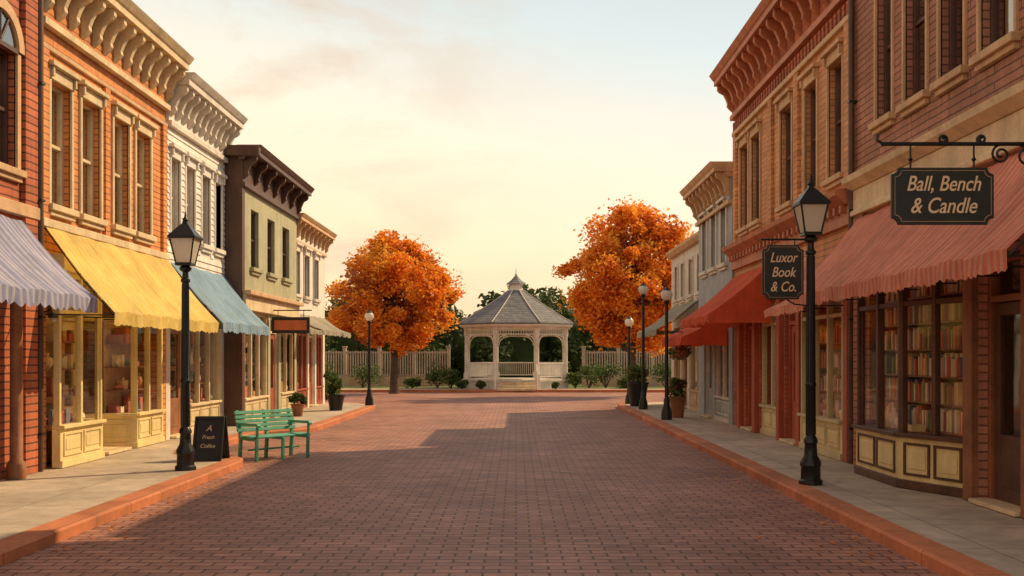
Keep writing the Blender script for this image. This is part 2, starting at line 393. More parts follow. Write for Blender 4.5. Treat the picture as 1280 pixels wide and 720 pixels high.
def shopwin(b, fr, a, c, frame, panel, zb=.72, zt=2.75, z0=.12, panes=2, transom=2.3, npanel=None, display='mixed', seed=1, shelf=True):
    b.fbox('bulkhead', panel, fr, -.15, -.03, a, c, z0 + .1, zb - .05, bev=.005)
    b.fbox('plinth', frame, fr, -.15, .0, a, c, z0, z0 + .1, bev=.005)
    b.fbox('shop_sill', frame, fr, -.15, .03, a, c, zb - .05, zb, bev=.006)
    k = npanel or panes
    for i in range(k):
        p0 = a + .07 + (c - a - .14) * i / k + .03; p1 = a + .07 + (c - a - .14) * (i + 1) / k - .03
        for (x0, x1, y0, y1) in ((p0, p1, z0 + .16, z0 + .19), (p0, p1, zb - .14, zb - .11), (p0, p0 + .03, z0 + .191, zb - .141), (p1 - .03, p1, z0 + .191, zb - .141)):
            b.fbox('panel_moulding', frame, fr, -.03, -.012, x0, x1, y0, y1)
        b.fbox('raised_panel', panel, fr, -.03, -.018, p0 + .07, p1 - .07, z0 + .24, zb - .19, bev=.008)
    w = .06
    for i in range(panes + 1):
        u = a + (c - a - w) * i / panes
        b.fbox('mullion', frame, fr, -.13, -.04, u, u + w, zb, zt, bev=.005)
    for i in range(panes):
        u0 = a + (c - a - w) * i / panes + w; u1 = a + (c - a - w) * (i + 1) / panes
        b.fbox('transom_bar', frame, fr, -.12, -.05, u0, u1, transom, transom + .06, bev=.004)
        b.fbox('head_rail', frame, fr, -.12, -.05, u0, u1, zt - .08, zt, bev=.004)
        b.pane('shop_glass', M['sglass'], fr, -.09, u0, u1, zb, transom)
        b.pane('shop_glass', M['sglass'], fr, -.09, u0, u1, transom + .06, zt - .08)
    if shelf:
        b.fbox('display_base', M['wood'], fr, -.6, -.151, a, c, zb - .07, zb - .03)
        goods(b, fr, a + .06, c - .06, zb - .03, 2.3, n0=-.6, n1=-.3, rows=4, kind=display, seed=seed)
        goods(b, fr, a + .1, c - .1, zb - .03, zb + .37, n0=-.3, n1=-.16, rows=1, kind='mixed', seed=seed + 50, back=False)

def door(b, fr, a, c, z0, zt, frame, leaf, dz=2.15, n=-.12):
    b.fbox('door_frame', frame, fr, n - .05, n + .06, a, a + .07, z0, zt, bev=.004)
    b.fbox('door_frame', frame, fr, n - .05, n + .06, c - .07, c, z0, zt, bev=.004)
    b.fbox('door_frame', frame, fr, n - .05, n + .06, a + .07, c - .07, z0 + dz, z0 + dz + .07, bev=.004)
    b.fbox('door_frame', frame, fr, n - .05, n + .06, a + .07, c - .07, zt - .07, zt, bev=.004)
    b.pane('transom_glass', M['sglass'], fr, n, a + .07, c - .07, z0 + dz + .07, zt - .07)
    x0, x1 = a + .075, c - .075
    b.fbox('door_leaf', leaf, fr, n - .03, n + .02, x0, x0 + .12, z0 + .01, z0 + dz - .01, bev=.004)
    b.fbox('door_leaf', leaf, fr, n - .03, n + .02, x1 - .12, x1, z0 + .01, z0 + dz - .01, bev=.004)
    b.fbox('door_leaf', leaf, fr, n - .03, n + .02, x0 + .12, x1 - .12, z0 + dz - .14, z0 + dz - .01, bev=.004)
    b.fbox('door_leaf', leaf, fr, n - .03, n + .02, x0 + .12, x1 - .12, z0 + .01, z0 + .75, bev=.004)
    b.fbox('door_panel', leaf, fr, n + .02, n + .032, x0 + .18, x1 - .18, z0 + .2, z0 + .62, bev=.006)
    b.pane('door_glass', M['sglass'], fr, n - .005, x0 + .12, x1 - .12, z0 + .75, z0 + dz - .14)
    p = fr.P(n + .06, x0 + .07, z0 + 1.0)
    b.revolve('door_knob', M['gold'], p.x, p.y, [(.01, p.z - .03), (.03, p.z), (.01, p.z + .03)], 8)
    b.fbox('door_step', M['stone'], fr, n - .06, .12, a, c, z0 + .002, z0 + .05, bev=.006)

def awning(fr, u0, u1, zt, nout, ze, vh, mat, closed=False, name='shop_awning', scal=.2, ribs=1.0, n0=.03):
    mid = fr.P(0, (u0 + u1) / 2, 0)
    b = B(name, (mid.x, mid.y, ze))
    nu = int((u1 - u0) / .05); nn = 7
    vs = []; fs = []
    def pt(i, j):
        u = u0 + (u1 - u0) * i / nu; t = j / nn
        n = n0 + (nout - n0) * t
        ph = ((u - u0) / ribs) % 1
        sag = .035 * math.sin(math.pi * ph) * math.sin(math.pi * t) + .008 * math.sin(u * 31) * t + .012 * math.sin(u * 7.3 + 1)
        return fr.P(n, u, zt + (ze - zt) * t - sag - .05 * math.sin(math.pi * t))
    for i in range(nu + 1):
        for j in range(nn + 1): vs.append(pt(i, j))
    for i in range(nu):
        for j in range(nn):
            k = i * (nn + 1) + j; fs.append((k, k + 1, k + nn + 2, k + nn + 1))
    b.add('canopy', mat, vs, fs, smooth=True)
    vs = []; fs = []
    for i in range(nu + 1):
        u = u0 + (u1 - u0) * i / nu
        p = pt(i, nn)
        w = .018 * math.sin(u * 9) + .008 * math.sin(u * 23 + 2)
        sc = abs(math.sin(math.pi * (u - u0) / scal))
        vs += [p, p + fr.n * (w * .5) - V((0, 0, vh * .5)), p + fr.n * w - V((0, 0, vh * (.82 + .18 * sc)))]
    for i in range(nu):
        for j in range(2):
            k = i * 3 + j; fs.append((k, k + 1, k + 4, k + 3))
    b.add('valance', mat, vs, fs, smooth=True)
    for u in (u0, u1):
        i = 0 if u == u0 else nu
        if closed:
            a = [pt(i, j) for j in range(nn + 1)]
            low = [fr.P(n0 + (nout - n0) * j / nn, u, ze - vh * .9) for j in range(nn + 1)]
            b.add('end_panel', mat, a + low, [(j, j + 1, nn + 2 + j, nn + 1 + j) for j in range(nn)])
    n = max(1, round((u1 - u0) / ribs))
    for i in range(n + 1):
        u = min(max(u0 + ribs * i, u0 + .02), u1 - .02)
        b.tube('frame_rib', M['iron'], [fr.P(n0, u, zt - .06), fr.P((n0 + nout) / 2, u, (zt + ze) / 2 - .12), fr.P(nout - .02, u, ze - .06)], .011, 6)
        b.tube('frame_arm', M['iron'], [fr.P(n0, u, ze - .04), fr.P(nout - .02, u, ze - .05)], .010, 6)
    b.tube('front_bar', M['iron'], [fr.P(nout - .025, u0 + .01, ze - .05), fr.P(nout - .025, u1 - .01, ze - .05)], .012, 6)
    b.finish()

def downpipe(b, fr, u, z0, z1):
    b.tube('downpipe', M['brown'], [fr.P(.07, u, z0), fr.P(.07, u, z1)], .045, 10)
    z = z0 + .5
    while z < z1:
        b.fbox('pipe_clip', M['iron'], fr, 0, .12, u - .055, u + .055, z, z + .03); z += 1.6

def sconce(b, fr, u, z):
    b.tube('wall_light_arm', M['iron'], [fr.P(0, u, z), fr.P(.14, u, z + .05), fr.P(.16, u, z - .02)], .01, 6)
    p = fr.P(.16, u, 0)
    b.revolve('wall_light', M['iron'], p.x, p.y, [(.075, z - .07), (.05, z - .02), (.015, z)], 10)
    b.revolve('wall_light_bulb', M['frost'], p.x, p.y, [(.02, z - .13), (.04, z - .10), (.03, z - .065)], 10)

# ------------------------------------------------------------------ LEFT ROW
fr = FL(-6.6)
b = B('red_brick_shop', (-9.5, 8.5, 0))
ops = [(12.25, 13.12, 4.15, 5.7), (10.2, 11.07, 4.15, 5.7), (8.1, 8.97, 4.15, 5.7), (10.0, 12.55, .12, 2.85), (6.5, 9.5, .12, 2.85)]
wall(b, 'front_wall', M['brick_red'], fr, 3, 13.72, .1, 9.3, ops)
body(b, M['brick_red'], M['roof'], fr, 3, 13.72, 9.3)
for (a, c, e, g) in ops[:3]:
    window(b, fr, a, c, e, g, M['stone2'], M['brown'], blind=.3, hood=False, surround=.09)
    cu = (a + c) / 2; r = (c - a) / 2
    vs = []; fs = []
    for i in range(17):
        t = math.pi * i / 16
        for (rr_, nn_) in ((r, .06), (r + .14, .06), (r + .14, -.01), (r, -.01)):
            vs.append(fr.P(nn_, cu + rr_ * math.cos(t), g + rr_ * math.sin(t)))
    for i in range(16):
        for j in range(4):
            fs.append((i * 4 + j, i * 4 + (j + 1) % 4, i * 4 + 4 + (j + 1) % 4, i * 4 + 4 + j))
    b.add('window_arch', M['stone2'], vs, fs)
    vs = [fr.P(.008, cu + r * math.cos(math.pi * i / 16), g + r * math.sin(math.pi * i / 16)) for i in range(17)]
    b.add('fanlight_back', M['dark'], vs, [tuple(range(17))])
    b.add('fanlight_glass', M['glass'], [v + fr.n * .012 for v in vs], [tuple(range(17))])
    for an in (60, 90, 120):
        t = math.radians(an)
        b.tube('fanlight_bar', M['brown'], [fr.P(.03, cu, g + .02), fr.P(.03, cu + r * .98 * math.cos(t), g + r * .98 * math.sin(t))], .014, 6)
    b.fbox('fanlight_rail', M['brown'], fr, .0, .045, a, c, g - .03, g + .03)
shopwin(b, fr, 10.0, 12.55, M['brown'], M['wood'], seed=3, display='mixed')
shopwin(b, fr, 6.5, 9.5, M['brown'], M['wood'], seed=4, display='mixed')
b.fbox('shop_fascia', M['wood'], fr, -.01, .06, 3, 13.0, 2.9, 3.2, bev=.01)
b.fbox('corner_pier', M['brick_red'], fr, -.02, .07, 13.26, 13.6, .12, 9.0)
b.revolve('shop_column', M['wood'], -6.45, 12.85, [(.12, .12), (.12, .3), (.08, .36), (.075, 2.4), (.11, 2.5), (.12, 2.62)], 14)
b.fbox('belt_course', M['stone2'], fr, -.01, .09, 3, 13.65, 3.55, 3.72, bev=.01)
downpipe(b, fr, 13.66, .12, 9.0)
cornice(b, fr, 3, 13.72, 9.5, M['stone2'], k=1.1)
b.finish()
awning(fr, 5.5, 13.25, 3.5, 1.02, 2.47, .2, M['a_blue'])

b = B('orange_brick_shop', (-9.5, 16.2, 0))
wins = [(14.08, 14.72), (15.09, 15.77), (16.29, 16.93), (17.25, 17.93)]
ops = [(a, c, 3.85, 5.62) for a, c in wins] + [(13.98, 18.45, .12, 2.95)]
wall(b, 'front_wall', M['brick_or'], fr, 13.74, 18.74, .1, 7.2, ops)
body(b, M['brick_or'], M['roof'], fr, 13.74, 18.74, 7.2)
for i, (a, c) in enumerate(wins):
    window(b, fr, a, c, 3.85, 5.62, M['stone'], M['stone'], blind=(.95, .95, .6, .75)[i], surround=.07)  # deep pale blinds imitate bright sky reflections in these panes
for u in (13.80, 15.9, 18.5):
    b.fbox('pilaster', M['brick_or'], fr, -.01, .05, u, u + .18, 3.62, 6.0)
b.fbox('belt_course', M['stone'], fr, -.01, .08, 13.75, 18.73, 3.5, 3.62, bev=.01)
b.fbox('string_course', M['stone2'], fr, -.01, .05, 13.75, 18.73, 6.0, 6.07, bev=.006)
cornice(b, fr, 13.75, 18.73, 7.3, M['stone'], M['brick_or'], k=1.05, sp=.42)
f2 = Fr(fr.P(.22, 0, 0), (0, 1, 0), (1, 0, 0))
shopwin(b, f2, 14.0, 15.45, M['cream'], M['cream'], panes=2, seed=7, zt=2.9)
def seg_frame(fr, n0, u0, n1, u1):
    p = fr.P(n0, u0, 0); q = fr.P(n1, u1, 0); d = q - p; L = d.length; d.normalize()
    nn = V((d.y, -d.x, 0))
    if nn.dot(fr.n) < 0: nn = -nn
    return Fr(p, d, nn), L
f3, L3 = seg_frame(fr, .2, 15.47, -.75, 15.9)
shopwin(b, f3, 0.0, L3, M['cream'], M['cream'], panes=1, seed=8, zt=2.9, shelf=False)
f4, L4 = seg_frame(fr, -.75, 16.75, .1, 17.1)
shopwin(b, f4, 0.0, L4, M['cream'], M['cream'], panes=1, seed=9, zt=2.9, shelf=False)
door(b, fr, 15.85, 16.8, .12, 2.9, M['cream'], M['cream'], n=-.8)
shopwin(b, Fr(fr.P(.1, 0, 0), (0, 1, 0), (1, 0, 0)), 17.12, 18.43, M['cream'], M['cream'], panes=2, seed=10, zt=2.9)
b.fbox('shop_fascia', M['cream'], fr, -.2, .26, 13.98, 18.45, 2.9, 3.14, bev=.01)
b.fbox('recess_ceiling', M['cream'], fr, -.95, -.2, 15.45, 17.2, 2.9, 2.95)
sconce(b, fr, 13.85, 2.3)
b.finish()
awning(fr, 13.85, 18.7, 3.55, 1.02, 2.32, .2, M['a_yel'])

b = B('white_clapboard_shop', (-9.5, 20.6, 0))
wins = [(18.98, 19.5), (19.85, 20.4), (20.85, 21.4), (21.75, 22.25)]
wz = (4.05, 5.5)
ops = [(a, c, wz[0], wz[1]) for a, c in wins] + [(19.0, 19.95, .12, 2.8), (20.15, 22.3, .12, 2.8)]
wall(b, 'front_wall', M['white2'], fr, 18.76, 22.5, .1, 6.95, ops)
body(b, M['white2'], M['roof'], fr, 18.76, 22.5, 6.95)
z = 3.3
while z < 6.0:
    for (a, c) in [(18.78, 18.9), (19.58, 19.77), (20.48, 20.77), (21.48, 21.67), (22.33, 22.48)] if wz[0] - .2 < z + .06 < wz[1] + .22 else [(18.78, 22.48)]:
        b.prism('clapboard', M['white'], fr, [(.0, z), (.03, z), (.008, z + .125), (.0, z + .125)], a, c)
    z += .125
for a, c in wins: window(b, fr, a, c, wz[0], wz[1], M['white'], M['white2'], blind=.35, surround=.06)
door(b, fr, 19.0, 19.95, .12, 2.8, M['stone'], M['wood'])
shopwin(b, fr, 20.15, 22.3, M['stone'], M['cream2'], panes=3, seed=13)
cornice(b, fr, 18.78, 22.48, 7.05, M['white2'], M['white'], k=1.05, sp=.38)
b.finish()
awning(fr, 18.95, 22.5, 3.5, 1.02, 2.35, .2, M['a_sky'], closed=False)

f5 = FL(-6.22)
b = B('sage_stucco_shop', (-9.5, 25.4, 0))
wins = [(23.35, 24.05), (24.9, 25.65), (26.5, 27.3)]
ops = [(a, c, 3.78, 5.15) for a, c in wins] + [(22.85, 25.0, .12, 2.7), (25.2, 26.1, .12, 2.7), (26.35, 27.95, .12, 2.7)]
wall(b, 'front_wall', M['sage'], f5, 22.52, 28.2, .1, 6.25, ops)
body(b, M['brown'], M['roof'], f5, 22.53, 28.2, 6.25, depth=8.4)
for a, c in wins: window(b, f5, a, c, 3.78, 5.15, M['sage'], M['brown'], blind=0, surround=0, hood=False)
shopwin(b, f5, 22.85, 25.0, M['stone'], M['cream2'], panes=3, seed=15)
door(b, f5, 25.2, 26.1, .12, 2.7, M['stone'], M['redwood'])
shopwin(b, f5, 26.35, 27.95, M['stone'], M['cream2'], panes=2, seed=16)
b.fbox('shop_fascia', M['stone'], f5, -.01, .1, 22.55, 28.18, 2.75, 3.1, bev=.01)
b.fbox('shop_cap', M['stone2'], f5, -.01, .22, 22.55, 28.18, 3.1, 3.2, bev=.01)
b.fbox('corner_board', M['brown'], f5, -.06, .03, 22.50, 22.72, .12, 5.5)
cornice(b, f5, 22.5, 28.2, 6.45, M['brown'], M['brown'], k=.95, sp=.9, over=.12, dent=False)
b.fbox('side_cornice', M['brown'], f5, -8.4, .45, 22.32, 22.5, 6.2, 6.44, bev=.02)
b.finish()
b = B('hanging_shop_sign', (-5.7, 25.1, 2.5))
b.box('panel', M['signblk'], -6.15, -5.2, 25.05, 25.11, 2.27, 2.68, bev=.01)
b.box('face', M['signor'], -6.08, -5.27, 25.03, 25.049, 2.35, 2.6)
b.tube('arm', M['iron'], [(-6.22, 25.08, 2.85), (-5.15, 25.08, 2.85)], .015)
for x in (-6.0, -5.35): b.tube('hanger', M['iron'], [(x, 25.08, 2.85), (x, 25.08, 2.67)], .008)
b.finish()
awning(f5, 26.3, 28.1, 2.75, .75, 2.4, .12, M['a_grey'])

f6 = FL(-6.4)
b = B('white_brick_shop', (-9.5, 30.7, 0))
wins = [(28.7, 29.35), (30.0, 30.7), (31.4, 32.1)]
ops = [(a, c, 3.5, 4.75) for a, c in wins] + [(28.6, 30.6, .12, 2.6), (30.8, 31.7, .12, 2.6), (31.9, 33.0, .12, 2.6)]
wall(b, 'front_wall', M['white'], f6, 28.22, 33.3, .1, 5.6, ops)
body(b, M['white'], M['roof'], f6, 28.22, 33.3, 5.6)
for a, c in wins: window(b, f6, a, c, 3.5, 4.75, M['white2'], M['brown'], blind=.2, surround=.05)
shopwin(b, f6, 28.6, 30.6, M['redwood'], M['redwood'], panes=3, seed=18)
door(b, f6, 30.8, 31.7, .12, 2.6, M['white2'], M['redwood'])
shopwin(b, f6, 31.9, 33.0, M['redwood'], M['redwood'], panes=2, seed=19)
cornice(b, f6, 28.22, 33.3, 5.75, M['stone2'], M['white'], k=.8, sp=.6, over=.05)
b.finish()
awning(f6, 28.4, 33.1, 2.95, .9, 2.45, .15, M['a_grey'])

# ------------------------------------------------------------------ RIGHT ROW
g1 = FRt(5.0)
b = B('brown_brick_bookshop', (8.5, 8.8, 0))
wins = [(13.2, 13.78), (12.1, 12.78), (11.08, 11.72), (9.95, 10.7), (8.8, 9.5), (7.6, 8.3)]
ops = [(a, c, 4.92, 6.95) for a, c in wins] + [(11.0, 14.1, .12, 2.85), (9.75, 10.75, .12, 2.75), (5.0, 9.4, .12, 2.85)]
wall(b, 'front_wall', M['brick_rb1'], g1, 3, 14.68, .1, 8.7, ops)
body(b, M['brick_rb1'], M['roof'], g1, 3, 14.68, 8.7)
for i, (a, c) in enumerate(wins): window(b, g1, a, c, 4.92, 6.95, M['stone2'], M['brown'], blind=(.5, .35, .5, .3, .4, .4)[i], surround=.05)
b.fbox('belt_frieze', M['stone'], g1, -.01, .06, 3, 14.66, 3.82, 4.12, bev=.01)
b.prism('belt_cornice', M['stone'], g1, [(-.01, 4.121), (.08, 4.121), (.2, 4.22), (.22, 4.3), (-.01, 4.3)], 3, 14.66)
b.fbox('belt_base', M['stone'], g1, -.01, .1, 3, 14.66, 3.74, 3.82, bev=.01)
cornice(b, g1, 3, 14.68, 8.85, M['stone2'], k=1.2, sp=.7)
bay = [(0, 14.08), (.42, 13.5), (.42, 12.0), (0, 11.02)]
for i in range(3):
    ff, L = seg_frame(g1, bay[i][0], bay[i][1], bay[i + 1][0], bay[i + 1][1])
    shopwin(b, ff, .0, L, M['brown'] , M['cream'], panes=(1, 2, 2)[i], seed=30 + i, zt=2.85, zb=.78, display='books', shelf=False, npanel=(1, 2, 2)[i])
pv = [g1.P(n + (.03 if n else 0), u, z) for z in (2.85, 2.97) for n, u in bay]
b.add('bay_roof', M['cream2'], pv, [(0, 1, 2, 3), (4, 5, 6, 7), (0, 1, 5, 4), (1, 2, 6, 5), (2, 3, 7, 6), (3, 0, 4, 7)])
pv = [g1.P(n - .17 if n else -.17, u, z) for z in (.70, .75) for n, u in bay]
b.add('bay_display_floor', M['wood'], pv, [(0, 1, 2, 3), (4, 5, 6, 7), (0, 1, 5, 4), (1, 2, 6, 5), (2, 3, 7, 6), (3, 0, 4, 7)])
goods(b, g1, 11.15, 14.0, .78, 2.75, n0=-.4, n1=-.06, rows=6, kind='books', seed=41)
goods(b, g1, 12.1, 13.4, .76, 1.15, n0=-.04, n1=.24, rows=1, kind='mixed', seed=42, back=False)
door(b, g1, 9.75, 10.75, .12, 2.75, M['wood'], M['brown'], n=-.15)
shopwin(b, g1, 5.0, 9.4, M['wood'], M['wood'], panes=4, seed=33, display='books')
b.fbox('shop_fascia', M['wood'], g1, -.01, .05, 3, 14.3, 2.98, 3.3, bev=.01)
b.fbox('shop_pilaster', M['wood'], g1, -.01, .08, 10.77, 10.98, .12, 2.95, bev=.01)
b.fbox('shop_pilaster', M['wood'], g1, -.01, .08, 9.45, 9.72, .12, 2.95, bev=.01)
b.fbox('end_pier', M['brick_rb1'], g1, -.01, .06, 14.2, 14.6, .12, 3.73)
downpipe(b, g1, 14.64, .12, 8.2)
b.finish()
awning(g1, 8.02, 14.45, 3.7, 1.05, 2.56, .19, M['a_pink'], scal=.11, ribs=1.07)

b = B('tan_brick_shop', (8.5, 18.7, 0))
wins = [(21.4, 22.15), (20.35, 21.1), (18.0, 18.8), (16.5, 17.2), (15.2, 15.9)]
ops = [(a, c, 4.5, 6.3) for a, c in wins] + [(15.0, 17.2, .12, 2.75), (17.55, 18.5, .12, 2.75), (18.9, 20.4, .12, 2.75), (20.8, 21.7, .12, 2.75)]
wall(b, 'front_wall', M['brick_rb2'], g1, 14.7, 22.8, 2.95, 6.75, ops[:5])
wall(b, 'front_wall_base', M['brick_rb2d'], g1, 14.7, 22.8, .1, 2.95, ops[5:])
wall(b, 'front_wall_top', M['brick_rb2d'], g1, 14.7, 22.8, 6.75, 7.9, [])
body(b, M['brick_rb2'], M['roof'], g1, 14.7, 22.8, 7.9)
for i, (a, c) in enumerate(wins): window(b, g1, a, c, 4.5, 6.3, M['stone2'], M['brown'], blind=(.3, .3, .55, .8, .3)[i], surround=.06)
for u in (14.76, 17.5, 19.3, 22.45):
    b.fbox('pilaster', M['brick_rb2'], g1, -.01, .06, u, u + .26, 4.25, 6.69)
b.fbox('belt_frieze', M['cornice_red'], g1, -.01, .08, 14.72, 22.78, 3.65, 3.95, bev=.01)
b.prism('belt_cornice', M['cornice_red'], g1, [(-.01, 3.951), (.12, 3.951), (.28, 4.08), (.30, 4.16), (-.01, 4.2)], 14.72, 22.78)
for i in range(28):
    u = 14.85 + i * .288
    b.fbox('belt_dentil', M['cornice_red'], g1, .081, .16, u, u + .09, 3.84, 3.95)
b.fbox('string_course', M['stone2'], g1, -.01, .07, 14.72, 22.78, 6.7, 6.8, bev=.01)
for i in range(40):
    u = 14.8 + i * .2
    b.fbox('corbel', M['brick_rb2d'], g1, -.01, .06, u, u + .1, 6.81, 7.0)
cornice(b, g1, 14.72, 22.8, 8.12, M['cornice_red'], M['brick_rb2d'], k=1.1, sp=.5, over=.03)
shopwin(b, Fr(g1.P(.12, 0, 0), (0, 1, 0), (-1, 0, 0)), 15.0, 17.2, M['cream2'], M['cream'], panes=3, seed=51, display='books')
door(b, g1, 17.55, 18.5, .12, 2.75, M['redwood'], M['redwood'])
shopwin(b, g1, 18.9, 20.4, M['cream2'], M['cream'], panes=2, seed=52)
door(b, g1, 20.8, 21.7, .12, 2.75, M['redwood'], M['redwood'])
b.fbox('shop_fascia', M['redwood'], g1, -.01, .15, 14.8, 22.5, 2.85, 3.2, bev=.01)
for u in (14.75, 17.28, 18.6, 20.5, 21.9):
    b.fbox('shop_pilaster', M['redwood'], g1, -.01, .1, u, u + .2, .12, 2.84, bev=.01)
b.finish()
awning(g1, 19.4, 22.7, 3.5, 1.25, 2.5, .17, M['a_red'], closed=True)
awning(g1, 14.9, 17.3, 2.95, .7, 2.5, .14, M['a_pink'], closed=False, scal=.11)

g3 = FRt(4.95)
b = B('bluegrey_shop', (8.5, 25, 0))
wins = [(23.4, 24.0), (24.6, 25.2), (25.8, 26.4)]
ops = [(a, c, 3.9, 5.2) for a, c in wins] + [(23.2, 24.8, .12, 2.6), (25.2, 26.2, .12, 2.6)]
wall(b, 'front_wall', M['bluegrey'], g3, 22.82, 27.0, .1, 5.95, ops)
body(b, M['bluegrey'], M['roof'], g3, 22.82, 27.0, 5.95)
for a, c in wins: window(b, g3, a, c, 3.9, 5.2, M['white2'], M['white2'], blind=.4)
shopwin(b, g3, 23.2, 24.8, M['white2'], M['bluegrey'], seed=60)
door(b, g3, 25.2, 26.2, .12, 2.6, M['white2'], M['bluegrey'])
cornice(b, g3, 22.82, 27.0, 6.15, M['stone2'], M['bluegrey'], k=1.0, sp=.5, over=.04)
b.finish()
awning(g3, 23.2, 26.3, 2.75, 1.1, 2.15, .22, M['a_red'], closed=True)

g4 = FRt(5.15)
b = B('pale_shop', (8.5, 30, 0))
wins = [(27.6, 28.2), (29.0, 29.6), (30.4, 31.0), (31.6, 32.2)]
ops = [(a, c, 3.5, 4.6) for a, c in wins] + [(27.5, 29.6, .12, 2.6), (30.0, 31.0, .12, 2.6), (31.3, 32.5, .12, 2.6)]
wall(b, 'front_wall', M['white2'], g4, 27.02, 33, .1, 4.9, ops)
body(b, M['white2'], M['roof'], g4, 27.02, 33, 4.9)
for a, c in wins: window(b, g4, a, c, 3.5, 4.6, M['white2'], M['brown'], blind=.3, hood=False)
shopwin(b, g4, 27.5, 29.6, M['stone2'], M['stone2'], seed=61)
door(b, g4, 30.0, 31.0, .12, 2.6, M['stone2'], M['wood'])
shopwin(b, g4, 31.3, 32.5, M['stone2'], M['stone2'], seed=62)
b.prism('coping', M['stone2'], g4, [(-.05, 4.9), (.12, 4.9), (.2, 5.02), (.2, 5.1), (-.05, 5.1)], 27.02, 33)
b.finish()
awning(g4, 28.0, 32.5, 3.3, 1.2, 2.45, .18, M['a_grey'], closed=False)

# ------------------------------------------------------------------ ground
def sheet(name, mat, pts, z):
    me = bpy.data.meshes.new(name); me.from_pydata([(x, y, z) for x, y in pts], [], [tuple(range(len(pts)))])
    bm = bmesh.new(); bm.from_mesh(me); bmesh.ops.triangulate(bm, faces=bm.faces); bmesh.ops.recalc_face_normals(bm, faces=bm.faces)
    for f in bm.faces:
        if f.normal.z < 0: f.normal_flip()
    bm.to_mesh(me); bm.free(); me.materials.append(mat)
    o = bpy.data.objects.new(name, me); scene.collection.objects.link(o); return o
sheet('ground', M['earth'], [(-400, -200), (400, -200), (400, 600), (-400, 600)], -.006)
sheet('brick_road', M['road'], [(-60, -12), (60, -12), (60, 46.5), (-60, 46.5)], 0.0)

def offset_line(pts, d):
    res = []
    for i, p in enumerate(pts):
        p = V(p)
        d0 = (p - V(pts[i - 1])).normalized() if i > 0 else None
        d1 = (V(pts[i + 1]) - p).normalized() if i < len(pts) - 1 else None
        if d0 is None: d0 = d1
        if d1 is None: d1 = d0
        n0 = V((-d0.y, d0.x)); n1 = V((-d1.y, d1.x)); m = (n0 + n1).normalized()
        res.append(p + m * (d / max(.4, m.dot(n0))))
    return res
def kerb(line, side, far, name):
    line = [V(p) for p in line]
    inner = offset_line(line, .27 * side); top = .12
    outer2 = offset_line(line, .025 * side)
    n = len(line); vs = []; fs = []
    for i in range(n):
        vs += [(line[i].x, line[i].y, -.02), (line[i].x, line[i].y, top - .025), (outer2[i].x, outer2[i].y, top), (inner[i].x, inner[i].y, top), (inner[i].x, inner[i].y, -.02)]
    for i in range(n - 1):
        for j in range(4): fs.append((i * 5 + j, i * 5 + j + 1, i * 5 + 6 + j, i * 5 + 5 + j))
    me = bpy.data.meshes.new('kerb'); me.from_pydata(vs, [], fs); me.materials.append(M['kerb'])
    o = bpy.data.objects.new('kerb', me); scene.collection.objects.link(o)
    sheet(name, M['walk'], [(p.x, p.y) for p in inner] + far, top - .006)
lk = [(-4.17, -12), (-4.17, 15.1), (-4.25, 15.5), (-4.5, 15.85), (-4.9, 16.05), (-5.3, 16.25), (-5.45, 16.7), (-5.45, 20.3), (-5.3, 20.9), (-4.85, 21.4), (-4.6, 21.9), (-4.5, 22.6), (-4.5, 31.8), (-4.65, 32.8), (-5.1, 33.6), (-5.9, 34.1), (-7, 34.25), (-60, 34.25)]
kerb(lk, 1, [(-60, -12)], 'sidewalk')
rk = [(3.3, -12), (3.3, 32.4), (3.4, 33.2), (3.8, 34.0), (4.5, 34.5), (5.5, 34.7), (60, 34.7)]
kerb(rk, -1, [(60, -12)], 'sidewalk')
b = B('park_kerb', (0, 46.6, 0)); b.box('kerb_stone', M['kerb'], -60, 60, 46.45, 46.75, -.02, .13, bev=.02); b.finish()
sheet('park_path', M['walk'], [(-60, 46.75), (60, 46.75), (60, 48.3), (-60, 48.3)], .12)
sheet('lawn', M['grass'], [(-90, 48.3), (90, 48.3), (90, 120), (-90, 120)], .10)

# ------------------------------------------------------------------ foliage
import numpy as np
def leaves(centers, n_per, size, rng, squash=.8, shell=False):
    P = []
    for (c, r, k) in centers:
        n = int(n_per * k)
        d = rng.normal(size=(n, 3)); d /= np.linalg.norm(d, axis=1)[:, None]
        rad = r * (rng.random(n) ** (.45))
        p = d * rad[:, None]; p[:, 2] *= squash
        P.append(p + np.array(c))
    P = np.concatenate(P)
    return quads(P, size, rng, .6)
def quads(P, size, rng, zf):
    n = len(P)
    a = rng.normal(size=(n, 3)); a[:, 2] *= zf; a /= np.linalg.norm(a, axis=1)[:, None]
    t = rng.normal(size=(n, 3))
    if zf < .1: t = np.tile(np.array([[0, 0, 1.]]), (n, 1)) + t * .1
    bb = np.cross(a, t); bb /= np.linalg.norm(bb, axis=1)[:, None]
    s = (size * rng.uniform(.6, 1.35, n))[:, None]
    return np.stack([P - a * s, P + bb * s * .55 , P + a * s, P - bb * s * .55], 1).reshape(-1, 3)
def leafmesh(part, vs, mat, parent, loc):
    n = len(vs) // 4
    me = bpy.data.meshes.new(part)
    me.vertices.add(len(vs)); me.vertices.foreach_set('co', vs.astype(np.float32).ravel())
    me.loops.add(n * 4); me.loops.foreach_set('vertex_index', np.arange(n * 4, dtype=np.int32))
    me.polygons.add(n); me.polygons.foreach_set('loop_start', np.arange(0, n * 4, 4, dtype=np.int32)); 
    try: me.polygons.foreach_set('loop_total', np.full(n, 4, dtype=np.int32))
    except Exception: pass
    me.update(calc_edges=True); me.validate(); me.materials.append(mat)
    o = bpy.data.objects.new(part, me); scene.collection.objects.link(o)
    if parent: o.parent = parent; o.location = -V(loc)
    return o

